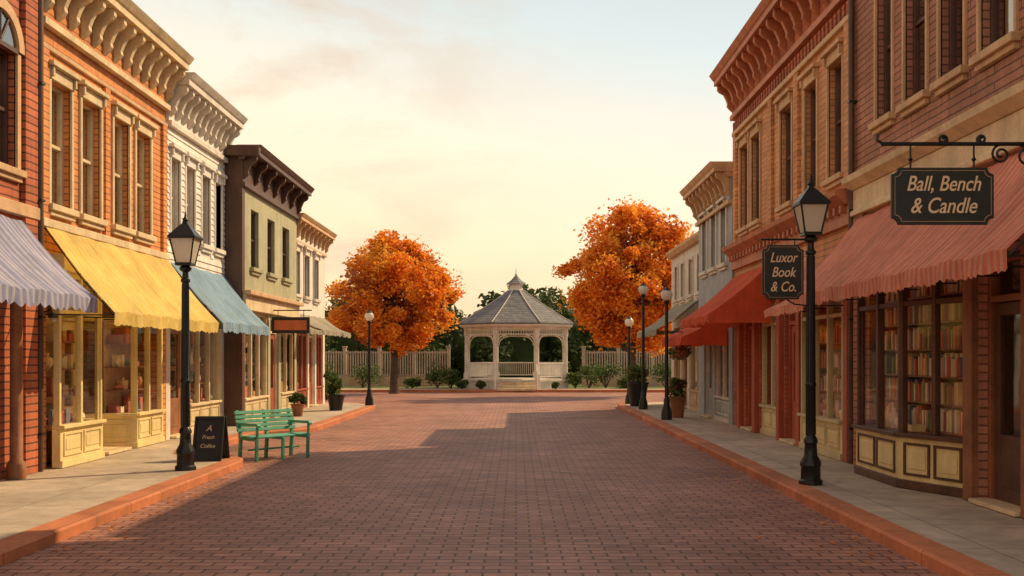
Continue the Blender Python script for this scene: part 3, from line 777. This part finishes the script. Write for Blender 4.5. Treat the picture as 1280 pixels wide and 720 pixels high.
def tree(name, x, y, h, rx, rz, zc, seed, lean=0.0, n=95, per=330, leaf=.095, taper=.3, mat='leaf_or', mat2='leaf_dk'):
    rng = np.random.default_rng(seed); rr = random.Random(seed)
    b = B(name, (x, y, 0))
    top = zc + rz * .5
    tp = [(x, y, -.05), (x, y, .12), (x + lean * .3, y, 1.2), (x + lean * .6, y + .05, 2.2), (x + lean, y, zc), (x + lean, y, top)]
    b.tube('trunk', M['bark'], tp, [.30, .22, .17, .15, .10, .03], 12)
    cents = []
    for i in range(n):
        ph = rr.uniform(0, 2 * math.pi); ct = rr.uniform(-1, 1)
        st = math.sqrt(1 - ct * ct); q = rr.uniform(.3, 1) ** .5
        wob = 1 + .14 * math.sin(3 * ph + seed) * st + .08 * math.sin(5 * ct * 2 + ph * 2)
        w = rx * wob * (1 - taper * max(ct, 0) ** 1.5)
        c = (x + lean + w * st * math.cos(ph) * q * .92, y + w * st * math.sin(ph) * q * .92, zc + rz * ct * q * .92)
        cents.append((c, rr.uniform(.32, .78), rr.uniform(.5, 1.25)))
    for i in range(26):
        c = V(rr.choice(cents)[0]); z0 = rr.uniform(1.7, zc)
        s = V((x + lean * .7, y, z0)); m = s.lerp(c, .5) + V((rr.uniform(-.2, .2), rr.uniform(-.2, .2), rr.uniform(-.1, .35)))
        b.tube('limb', M['bark'], [s, m, c], [.075, .045, .012], 6)
    e = b.finish()
    leafmesh('foliage', leaves(cents, per, leaf, rng), M[mat], e, (x, y, 0))
    oc = [(tuple(np.array(c) + np.array([rr.uniform(-.3, .3), rr.uniform(-.3, .3), rr.uniform(-.2, .3)])), r * 1.3, k) for c, r, k in cents]
    leafmesh('foliage_outer', leaves(oc, per * .25, leaf * .9, rng), M[mat], e, (x, y, 0))
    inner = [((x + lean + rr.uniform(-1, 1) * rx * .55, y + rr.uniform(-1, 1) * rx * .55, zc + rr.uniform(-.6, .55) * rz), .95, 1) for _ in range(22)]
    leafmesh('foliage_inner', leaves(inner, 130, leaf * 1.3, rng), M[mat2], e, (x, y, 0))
tree('autumn_maple_tree', -5.5, 45, 7.3, 3.15, 2.85, 4.45, 5, n=105)
tree('autumn_maple_tree', 4.9, 42, 8.4, 2.95, 3.3, 5.1, 9, n=115)

def shrub(name, x, y, r, h, seed, mat='leaf_sh', z0=.1, per=900, leaf=.06, flowers=0):
    rng = np.random.default_rng(seed); rr = random.Random(seed)
    b = B(name, (x, y, z0))
    cents = []
    for i in range(9):
        a = rr.uniform(0, 6.28); q = rr.uniform(0, .7)
        c = (x + r * q * math.cos(a), y + r * q * math.sin(a), z0 + h * rr.uniform(.3, .8))
        cents.append((c, r * rr.uniform(.35, .6), 1))
        b.tube('stem', M['bark'], [(x, y, z0 - .02), c], [.02, .006], 5)
    e = b.finish()
    leafmesh('leaves', leaves(cents, per / 9, leaf, rng), M[mat], e, (x, y, z0))
k = 0
for (x, y, r, h) in [(-3.2, 48.9, .6, 1.1), (-3.9, 49.5, .8, 1.3), (-2.6, 47.9, .35, .5), (2.9, 48.6, .6, .9), (3.6, 49.2, .8, 1.3), (4.5, 50, .9, 1.2), (6, 50, 1, 1.3), (7.5, 50, 1, 1.4), (-7.8, 50.5, 1, 1.2), (-10.2, 50, 1.1, 1.6), (-11.9, 49.5, 1.1, 1.3), (9.5, 50, 1, 1.4),
                     (-6.9, 36.2, .7, 1.2), (-8.3, 37.5, 1.0, 1.8), (-10, 38, 1.2, 2.0), (-1.7, 47.4, .3, .4), (1.9, 47.4, .3, .4), (-5.2, 49.8, .5, .6), (5.3, 48.4, .5, .6)]:
    shrub('shrub', x, y, r, h, 100 + k); k += 1

rng = np.random.default_rng(3); rr = random.Random(3)
b = B('tree_line', (0, 62, 0)); e = b.finish()
def treetop(x): return 5.7 + .55 * math.sin(x * .55 + 1) + .35 * math.sin(x * 1.7) + .2 * math.sin(x * 3.9)
cents = []
for i in range(420):
    x = rr.uniform(-36, 36); y = rr.uniform(58.5, 66)
    top = treetop(x) - .5
    cents.append(((x, y, top * (rr.random() ** .55)), rr.uniform(.6, 1.3), 1))
leafmesh('foliage', leaves(cents, 150, .17, rng), M['leaf_gr'], e, (0, 62, 0))
me = bpy.data.meshes.new('foliage_core'); bm = bmesh.new()
for i in range(56):
    x = -38 + i * 1.38; hgt = treetop(x) - .7
    g = bmesh.ops.create_icosphere(bm, subdivisions=2, radius=1, matrix=Matrix.Translation((x, 64 + rr.uniform(-1, 1), hgt * .45)) @ Matrix.Diagonal((1.5, 1.3, hgt * .52, 1)))
    for v in g['verts']: v.co += V((rr.uniform(-.2, .2), rr.uniform(-.2, .2), rr.uniform(-.25, .25)))
bm.to_mesh(me); bm.free(); me.materials.append(M['leaf_gr']); o = bpy.data.objects.new('foliage_core', me); scene.collection.objects.link(o); o.parent = e; o.location = -e.location

# fallen leaves
P = []
for i in range(700):
    t = rng.random()
    if t < .35: x = -4.05 + abs(rng.normal()) * .25; y = rng.uniform(6, 33)
    elif t < .6: x = 3.2 - abs(rng.normal()) * .25; y = rng.uniform(6, 33)
    elif t < .85: x = rng.normal() * 2.5 + (-5.5 if rng.random() < .5 else 4.9); y = rng.uniform(37, 46.2)
    else: x = rng.uniform(-4, 3.1); y = rng.uniform(9, 36)
    P.append((x, y, .008 + rng.random() * .006))
leafmesh('fallen_leaves', quads(np.array(P), .03, rng, .05), M['leaf_or'], None, (0, 0, 0))

# fence
for x0, x1 in ((-22, -3.6), (3.6, 22)):
    b = B('garden_fence', ((x0 + x1) / 2, 53, 0))
    x = x0
    b.box('base_wall', M['stone2'], x0, x1, 52.9, 53.1, .05, .6, bev=.01)
    while x <= x1 + .01:
        b.box('post', M['fence'], x - .09, x + .09, 52.88, 53.12, .05, 2.15, bev=.01)
        b.box('post_cap', M['fence'], x - .12, x + .12, 52.85, 53.15, 2.15, 2.22, bev=.01)
        if x + 1.9 < x1 + .3:
            b.box('rail', M['fence'], x + .09, x + 1.75, 52.97, 53.03, 1.85, 1.93)
            b.box('rail', M['fence'], x + .09, x + 1.75, 52.97, 53.03, .65, .72)
            for i in range(12):
                b.box('picket', M['fence'], x + .14 + i * .135, x + .21 + i * .135, 52.94, 52.965, .61, 2.0 - .05 * abs(math.sin(i)))
        x += 1.84
    b.finish()

# ------------------------------------------------------------------ gazebo
GX, GY = 0, 50
b = B('gazebo', (GX, GY, 0))
def oct_pts(r, z, rot=math.pi / 8, n=8): return [V((GX + r * math.cos(rot + 2 * math.pi * i / n), GY + r * math.sin(rot + 2 * math.pi * i / n), z)) for i in range(n)]
b.revolve('deck_skirt', M['white'], GX, GY, [(2.8, .08), (2.8, .48)], 8, math.pi / 8, False)
b.revolve('deck', M['white2'], GX, GY, [(2.9, .481), (2.9, .56)], 8, math.pi / 8, False)
rp = [(3.02, 3.22), (3.02, 3.30), (2.2, 3.78), (1.4, 4.28), (.75, 4.72), (.42, 4.98)]
vs = []; fs = []
for r, z in rp: vs += oct_pts(r, z)
for i in range(len(rp) - 1):
    for j in range(8): fs.append((i * 8 + j, i * 8 + (j + 1) % 8, (i + 1) * 8 + (j + 1) % 8, (i + 1) * 8 + j))
b.add('roof', M['shingle'], vs, fs)
b.revolve('ceiling', M['white2'], GX, GY, [(2.95, 3.19), (2.95, 3.215)], 8, math.pi / 8, False)
b.revolve('fascia', M['white'], GX, GY, [(2.98, 3.12), (3.04, 3.22), (2.98, 3.225)], 8, math.pi / 8, False)
b.revolve('cupola_drum', M['white'], GX, GY, [(.40, 4.93), (.40, 5.02), (.33, 5.04), (.33, 5.25), (.42, 5.3)], 8, math.pi / 8, False)
b.revolve('cupola_roof', M['shingle'], GX, GY, [(.52, 5.3), (.50, 5.33), (.25, 5.52), (.05, 5.75)], 8, math.pi / 8, False)
b.revolve('finial', M['white2'], GX, GY, [(.03, 5.7), (.07, 5.8), (.03, 5.86), (.012, 6.1)], 10)
cs = oct_pts(2.65, 0)
for j in range(8):
    p = cs[j]; q = cs[(j + 1) % 8]
    b.tube('hip_ridge', M['white2'], [oct_pts(r, z + .02)[j] for r, z in rp[1:]], .025, 6)
    b.box('column_base', M['white'], p.x - .13, p.x + .13, p.y - .13, p.y + .13, .56, .85, bev=.01)
    b.revolve('column', M['white'], p.x, p.y, [(.10, .85), (.085, 1.0), (.08, 2.6), (.11, 2.72), (.12, 2.8)], 12)
    b.box('column_head', M['white'], p.x - .11, p.x + .11, p.y - .11, p.y + .11, 2.8, 3.12, bev=.01)
    d = (q - p).normalized(); L = (q - p).length; nn = V((d.y, -d.x, 0)); f = Fr(p, d, nn)
    b.fbox('frieze_rail', M['white'], f, -.04, .04, .11, L - .11, 3.02, 3.12)
    b.fbox('frieze_rail', M['white'], f, -.03, .03, .11, L - .11, 2.72, 2.77)
    for i in range(15):
        u = .15 + (L - .3) * i / 14
        b.fbox('spindle', M['white'], f, -.015, .015, u - .012, u + .012, 2.77, 3.02)
    for sgn, u0 in ((1, .1), (-1, L - .1)):
        pts = [f.P(0, u0 + sgn * .5 * (1 - math.cos(t)), 2.25 + .47 * math.sin(t)) for t in [math.pi / 2 * k / 6 for k in range(7)]]
        b.tube('arch_bracket', M['white'], pts, .028, 6)
        b.tube('arch_bracket', M['white'], [f.P(0, u0, 2.45), f.P(0, u0 + sgn * .28, 2.71)], .02, 6)
    mid = (p + q) / 2
    if mid.y < GY - 2 and abs(mid.x - GX) < .3: continue
    b.fbox('hand_rail', M['white'], f, -.04, .04, .1, L - .1, 1.32, 1.38)
    b.fbox('bottom_rail', M['white'], f, -.025, .025, .1, L - .1, .68, .73)
    for i in range(17):
        u = .16 + (L - .32) * i / 16
        b.fbox('baluster', M['white'], f, -.016, .016, u - .016, u + .016, .73, 1.32)
for i in range(3):
    b.box('step', M['stone'], -.9, .9, GY - 2.72 - .3 * (i + 1), GY - 2.55 - .3 * i if i else GY - 2.6, .1 - .02, .46 - .13 * i - .01, bev=.01)
for x in (-.98, .98):
    b.tube('step_rail', M['white'], [(x, GY - 2.5, 1.3), (x, GY - 3.5, .85)], .03)
    b.tube('step_rail', M['white'], [(x, GY - 3.5, .1), (x, GY - 3.5, .95)], .04)
b.finish()

# ------------------------------------------------------------------ street furniture
def lantern_lamp(x, y, h, name='street_lamp'):
    z = .114; b = B(name, (x, y, z)); I = M['iron']
    b.revolve('base', I, x, y, [(.15, z), (.15, z + .05), (.125, z + .07), (.12, z + .22), (.135, z + .24), (.13, z + .28), (.085, z + .36), (.075, z + .5), (.09, z + .52), (.085, z + .56), (.06, z + .6)], 8)
    t = z + h - .78
    prof = [(.058, z + .55), (.056, z + 1.2), (.07, z + 1.22), (.07, z + 1.25), (.054, z + 1.27), (.045, t - .15), (.065, t - .13), (.065, t - .1), (.045, t - .08), (.04, t), (.08, t + .03), (.085, t + .06), (.05, t + .09)]
    b.revolve('post', I, x, y, prof, 14)
    for j in range(10):
        a = 2 * math.pi * j / 10
        b.tube('flute', I, [(x + .056 * math.cos(a), y + .056 * math.sin(a), z + .62), (x + .046 * math.cos(a), y + .046 * math.sin(a), t - .16)], [.009, .007], 5)
    c0, c1 = t + .12, t + .47
    lo = [(x + .10 * sx, y + .10 * sy, c0) for sx, sy in ((-1, -1), (1, -1), (1, 1), (-1, 1))]
    hi = [(x + .165 * sx, y + .165 * sy, c1) for sx, sy in ((-1, -1), (1, -1), (1, 1), (-1, 1))]
    b.box('lantern_floor', I, x - .11, x + .11, y - .11, y + .11, c0 - .03, c0)
    for j in range(4):
        b.tube('lantern_bar', I, [lo[j], hi[j]], .012, 6)
        b.tube('lantern_rim', I, [hi[j], hi[(j + 1) % 4]], .014, 6)
        b.tube('lantern_rim', I, [lo[j], lo[(j + 1) % 4]], .012, 6)
        sc = .985
        q = [V(p) for p in (lo[j], lo[(j + 1) % 4], hi[(j + 1) % 4], hi[j])]
        q = [V((x + (p.x - x) * sc, y + (p.y - y) * sc, p.z)) for p in q]
        b.add('lantern_glass', M['frost'], q, [(0, 1, 2, 3)])
    b.revolve('lantern_roof', I, x, y, [(.265, c1 - .01), (.27, c1 + .02), (.19, c1 + .09), (.10, c1 + .17), (.05, c1 + .21), (.045, c1 + .24)], 4, math.pi / 4, False)
    b.revolve('finial', I, x, y, [(.03, c1 + .23), (.045, c1 + .26), (.02, c1 + .30), (.006, c1 + .38)], 10)
    b.finish()
lantern_lamp(-4.6, 13.85, 3.53)
lantern_lamp(3.64, 12.3, 3.76)
def globe_lamp(x, y, h, arms=False):
    z = .114; b = B('street_lamp', (x, y, z)); I = M['iron']
    b.revolve('base', I, x, y, [(.14, z), (.13, z + .2), (.08, z + .35), (.075, z + .5), (.05, z + .55)], 12)
    t = z + h - .38
    b.revolve('post', I, x, y, [(.05, z + .5), (.04, t - .05), (.07, t - .02), (.08, t + .02), (.06, t + .05)], 12)
    r = .15
    b.revolve('globe', M['frost'], x, y, [(r * math.sin(a), t + .04 + r - r * math.cos(a)) for a in [.35 + (math.pi - .5) * k / 9 for k in range(10)]], 16)
    b.revolve('cap', I, x, y, [(.115, t + .285), (.07, t + .34), (.02, t + .38), (.008, t + .47)], 12)
    b.finish()
globe_lamp(-4.72, 32.0, 3.05)
globe_lamp(3.75, 24.8, 3.3)
globe_lamp(3.78, 29.6, 3.75)
globe_lamp(3.75, 33.0, 2.9)

# bench
b = B('park_bench', (-4.0, 16.5, 0))
ang = math.radians(50)
ud = V((math.cos(ang), math.sin(ang), 0)); nn = V((math.sin(ang), -math.cos(ang), 0))
f = Fr((-4.02, 16.5, 0), ud, nn); G = M['bench']; HL = .58
for i in range(5):
    n0 = -.16 + i * .085
    b.fbox('seat_slat', G, f, n0, n0 + .068, -HL, HL, .38 - .006 * abs(i - 2), .412 - .006 * abs(i - 2), bev=.006)
for i in range(5):
    z = .46 + i * .07; n = -.19 - i * .02
    b.prism('back_slat', G, f, [(n, z), (n + .028, z + .005), (n + .010, z + .058), (n - .018, z + .054)], -HL, HL, bev=.005)
for u in (-HL + .07, 0, HL - .07):
    w = .022
    b.prism('leg_back', G, f, [(-.24, .0), (-.18, .0), (-.15, .37), (-.28, .81), (-.315, .81), (-.21, .37)], u - w, u + w, bev=.005)
    b.prism('leg_front', G, f, [(.22, .0), (.27, .0), (.28, .37), (.23, .37)], u - w, u + w, bev=.005)
    b.prism('seat_support', G, f, [(-.2, .33), (.28, .33), (.28, .375), (-.2, .375)], u - w * .8, u + w * .8, bev=.005)
    if u != 0:
        b.prism('arm_rest', G, f, [(-.22, .57), (.29, .57), (.32, .54), (.32, .595), (.28, .615), (-.22, .61)], u - .035, u + .035, bev=.008)
        b.prism('arm_post', G, f, [(.24, .37), (.28, .37), (.29, .57), (.25, .57)], u - w * .8, u + w * .8, bev=.005)
b.fbox('stretcher', G, f, .0, .03, -HL + .07, HL - .07, .16, .19, bev=.004)
b.finish()

# A-board
b = B('sandwich_board_sign', (-4.66, 15.2, .114))
for s in (-1, 1):
    pr = [(s * .02, .74), (s * .045, .74), (s * .235, .115), (s * .21, .115)]
    f = Fr((-4.66, 15.2, 0), (1, 0, .0), (0, -1, 0))
    b.prism('board', M['signblk'], f, pr, -.19, .19, bev=.005)
    for u0, u1 in ((-.225, -.191), (.191, .225)):
        b.prism('frame', M['signblk'], f, [(s * .015, .78), (s * .05, .78), (s * .245, .114), (s * .205, .114)], u0, u1, bev=.004)
    b.prism('frame', M['signblk'], f, [(s * .012, .78), (s * .05, .78), (s * .062, .741), (s * .02, .741)], -.19, .19, bev=.004)
til = math.atan2(.19, .625)
for i, (t, sz) in enumerate((('A', .13), ('Fresh', .085), ('Coffee', .085))):
    zc = .60 - i * .13
    b.text(t, M['stone'], sz, Matrix.Translation((-4.66, 15.2 - (.052 + (.74 - zc) * .304), zc)) @ Matrix.Rotation(math.pi / 2 - til, 4, 'X'), off=0)
b.finish()

# hanging signs
def plaque(b, x0, x1, z0, z1, y, t=.03, notch=.05):
    def outline(d):
        a0, a1, c0, c1 = x0 + d, x1 - d, z0 + d, z1 - d; r = notch; pts = []
        for cx, cz, st in ((a1, c1, 270), (a0, c1, 0), (a0, c0, 90), (a1, c0, 180)):
            for k in range(7):
                g = math.radians(st - 90 * k / 6)
                pts.append((cx + r * math.cos(g), cz + r * math.sin(g)))
        return pts
    f = Fr((0, y, 0), (0, 1, 0), (1, 0, 0))
    b.prism('panel', M['signblk'], f, outline(0), -t / 2, t / 2, bev=.004)
    o1, o2 = outline(.022), outline(.0255); k = len(o1)
    for yy in (y - t / 2 - .003, y + t / 2 + .003):
        vs = [(p[0], yy, p[1]) for p in o1] + [(p[0], yy, p[1]) for p in o2]
        b.add('border_line', M['stone2'], vs, [(i, (i + 1) % k, k + (i + 1) % k, k + i) for i in range(k)])
I = M['iron']
b = B('hanging_shop_sign', (3.3, 7.7, 3.0))
plaque(b, 2.90, 3.69, 2.715, 3.155, 7.7)
RX = Matrix.Rotation(math.pi / 2, 4, 'X')
b.text('Ball, Bench', M['gold'], .148, Matrix.Translation((3.295, 7.68, 3.025)) @ RX @ Matrix.Diagonal((.88, 1.12, 1, 1)), .3, off=.001)
b.text('& Candle', M['gold'], .148, Matrix.Translation((3.295, 7.68, 2.855)) @ RX @ Matrix.Diagonal((.92, 1.15, 1, 1)), .3, off=.001)
b.tube('arm', I, [(5.0, 7.7, 3.34), (2.82, 7.7, 3.34)], .016)
b.tube('arm_tip', I, [(2.84, 7.7, 3.34), (2.79, 7.7, 3.37), (2.80, 7.7, 3.41)], .012)
for x in (3.05, 3.54):
    b.tube('hanger', I, [(x, 7.7, 3.34), (x, 7.7, 3.15)], .008)
    b.revolve('hanger_ball', I, x, 7.7, [(.005, 3.2), (.02, 3.22), (.005, 3.24)], 8)
def scroll(b, cx, cz, r, y, turns=1.6, start=0, dirn=1):
    pts = []
    for k in range(28):
        t = k / 27; a = start + dirn * turns * 2 * math.pi * t; q = r * (1 - .78 * t)
        pts.append((cx + q * math.cos(a), y, cz + q * math.sin(a)))
    b.tube('scroll', I, pts, .010, 6)
scroll(b, 3.75, 3.26, .075, 7.7, start=1.57); scroll(b, 3.95, 3.25, .09, 7.7, start=1.57, dirn=-1); scroll(b, 4.4, 3.22, .11, 7.7, start=1.57)
b.tube('brace', I, [(5.0, 7.7, 2.95), (4.6, 7.7, 3.02), (4.2, 7.7, 3.22), (3.9, 7.7, 3.33)], .012)
scroll(b, 3.3, 3.375, .04, 7.7, start=-1.57); scroll(b, 3.6, 3.375, .04, 7.7, start=-1.57, dirn=-1)
b.box('wall_plate', I, 4.96, 5.0, 7.64, 7.76, 2.85, 3.45, bev=.005)
b.finish()
b = B('hanging_shop_sign', (3.3, 12.3, 2.8))
plaque(b, 3.04, 3.55, 2.40, 3.07, 12.3, notch=.06)
for i, t in enumerate(('Luxor', 'Book', '& Co.')):
    b.text(t, M['gold'], .15, Matrix.Translation((3.295, 12.28, 2.91 - i * .18)) @ RX @ Matrix.Diagonal((.9, 1.15, 1, 1)), .3, off=.001)
b.tube('arm', I, [(3.64, 12.3, 3.14), (3.02, 12.3, 3.14)], .013)
b.tube('arm', I, [(3.64, 12.3, 2.32), (3.44, 12.3, 2.34), (3.34, 12.3, 2.40)], .009)
for x in (3.16, 3.44): b.tube('hanger', I, [(x, 12.3, 3.14), (x, 12.3, 3.06)], .007)
b.finish()

# planters
def planter(x, y, r, h, seed, lf=.9, flowers=0, name='planter', mat='iron'):
    z = .114; b = B(name, (x, y, z))
    b.revolve('pot', M[mat], x, y, [(r * .7, z), (r * .72, z + .04), (r * .85, z + h * .6), (r, z + h * .92), (r * 1.06, z + h * .93), (r * 1.06, z + h), (r * .92, z + h), (r * .9, z + h - .06)], 18)
    e = b.finish(); rng = np.random.default_rng(seed); rr = random.Random(seed)
    cents = [((x + rr.uniform(-1, 1) * r * .8, y + rr.uniform(-1, 1) * r * .8, z + h + lf * rr.uniform(.1, .75)), r * rr.uniform(.4, .75), 1) for _ in range(9)]
    leafmesh('plant', leaves(cents, 110, .055, rng), M['leaf_sh'], e, (x, y, z))
    if flowers: leafmesh('flowers', leaves(cents, flowers, .035, rng), M['flower'], e, (x, y, z))
planter(-5.25, 29, .26, .45, 1, .85)
planter(-5.75, 26.2, .18, .32, 2, .35, mat='wood')
planter(3.85, 31.5, .34, .75, 3, .55, 20)
planter(4.15, 25.6, .22, .55, 5, .5, 45, mat='wood')
b = B('hanging_flower_basket', (4.1, 24.8, 1.9))
b.tube('bracket', I, [(3.78, 24.8, 2.3), (4.15, 24.8, 2.3)], .012); b.tube('chain', I, [(4.12, 24.8, 2.3), (4.12, 24.8, 1.95)], .006, 5)
b.revolve('bowl', M['wood'], 4.12, 24.8, [(.05, 1.6), (.16, 1.68), (.21, 1.82), (.2, 1.84)], 14)
e = b.finish(); rng = np.random.default_rng(44)
leafmesh('plant', leaves([((4.12, 24.8, 1.85), .27, 1), ((4.0, 24.75, 1.75), .2, .6)], 260, .04, rng), M['leaf_sh'], e, (4.1, 24.8, 1.9))
leafmesh('flowers', leaves([((4.12, 24.8, 1.87), .29, 1), ((4.0, 24.75, 1.75), .2, .6)], 160, .035, rng), M['flower'], e, (4.1, 24.8, 1.9))

# ------------------------------------------------------------------ sky and sun
sun_dir = V((1.02, .66, 1.0)).normalized()
elev = math.asin(sun_dir.z); az = math.atan2(sun_dir.x, sun_dir.y)
w = bpy.data.worlds.new('World'); scene.world = w; w.use_nodes = True
nt = w.node_tree; nt.nodes.clear()
out = nd(nt, 'ShaderNodeOutputWorld')
sky = nd(nt, 'ShaderNodeTexSky'); sky.sky_type = 'NISHITA'; sky.sun_disc = False; sky.sun_elevation = elev; sky.sun_rotation = az; sky.dust_density = 3.0; sky.air_density = 1.0
tc = nd(nt, 'ShaderNodeTexCoord'); sp = nd(nt, 'ShaderNodeSeparateXYZ', {0: tc.outputs['Generated']})
hz = nd(nt, 'ShaderNodeMath', {0: sp.outputs[0], 1: .16, 2: sp.outputs[2]}, operation='MULTIPLY_ADD')
cr = nd(nt, 'ShaderNodeValToRGB', {0: hz.outputs[0]})
stops = [(0, (1.0, .72, .40)), (.10, (1.0, .79, .50)), (.20, (.99, .84, .62)), (.32, (.66, .74, .72)), (.5, (.46, .48, .48)), (1, (.36, .38, .40))]
el = cr.color_ramp.elements
while len(el) < len(stops): el.new(.5)
for i, (p, c) in enumerate(stops): el[i].position = p; el[i].color = c4(c)
hazec = nd(nt, 'ShaderNodeVectorMath', {0: cr.outputs[0], 'Scale': 12.8}, operation='SCALE')
mx = nd(nt, 'ShaderNodeMix', {0: .88, 6: sky.outputs[0], 7: hazec.outputs[0]}, data_type='RGBA')
mp = nd(nt, 'ShaderNodeMapping', {0: tc.outputs['Generated']}); mp.inputs['Scale'].default_value = (1.5, 1.5, 3.6)
nz = nd(nt, 'ShaderNodeTexNoise', {'Vector': mp.outputs[0], 'Scale': 3.2, 'Detail': 9.0, 'Roughness': .6, 'Distortion': .4})
cm = nd(nt, 'ShaderNodeMapRange', {'Value': nz.outputs['Fac'], 'From Min': .44, 'From Max': .64, 'To Min': 0.0, 'To Max': 1.0})
xm = nd(nt, 'ShaderNodeMapRange', {'Value': sp.outputs[0], 'From Min': .05, 'From Max': -.26, 'To Min': .06, 'To Max': .85})
cf = nd(nt, 'ShaderNodeMath', {0: cm.outputs[0], 1: xm.outputs[0]}, operation='MULTIPLY')
mc = nd(nt, 'ShaderNodeMix', {0: cf.outputs[0], 6: mx.outputs[2], 7: (8.4, 6.2, 4.5, 1)}, data_type='RGBA')
bg = nd(nt, 'ShaderNodeBackground', {'Color': mc.outputs[2], 'Strength': .1})
nt.links.new(bg.outputs[0], out.inputs[0])

sl = bpy.data.lights.new('sun', 'SUN'); sl.energy = 5.0; sl.angle = math.radians(.6); sl.color = (1.0, .72, .40)
so = bpy.data.objects.new('sun', sl); scene.collection.objects.link(so)
so.rotation_euler = (-sun_dir).to_track_quat('-Z', 'Y').to_euler(); so.location = (20, 20, 30)

cam = bpy.data.cameras.new('camera'); co = bpy.data.objects.new('camera', cam); scene.collection.objects.link(co)
co.location = (0, 0, 1.7); co.rotation_euler = (math.radians(90), 0, 0)
cam.lens = 35; cam.sensor_width = 36; cam.shift_x = -.004; cam.shift_y = .0664; cam.clip_end = 2000; cam.clip_start = .05
scene.camera = co
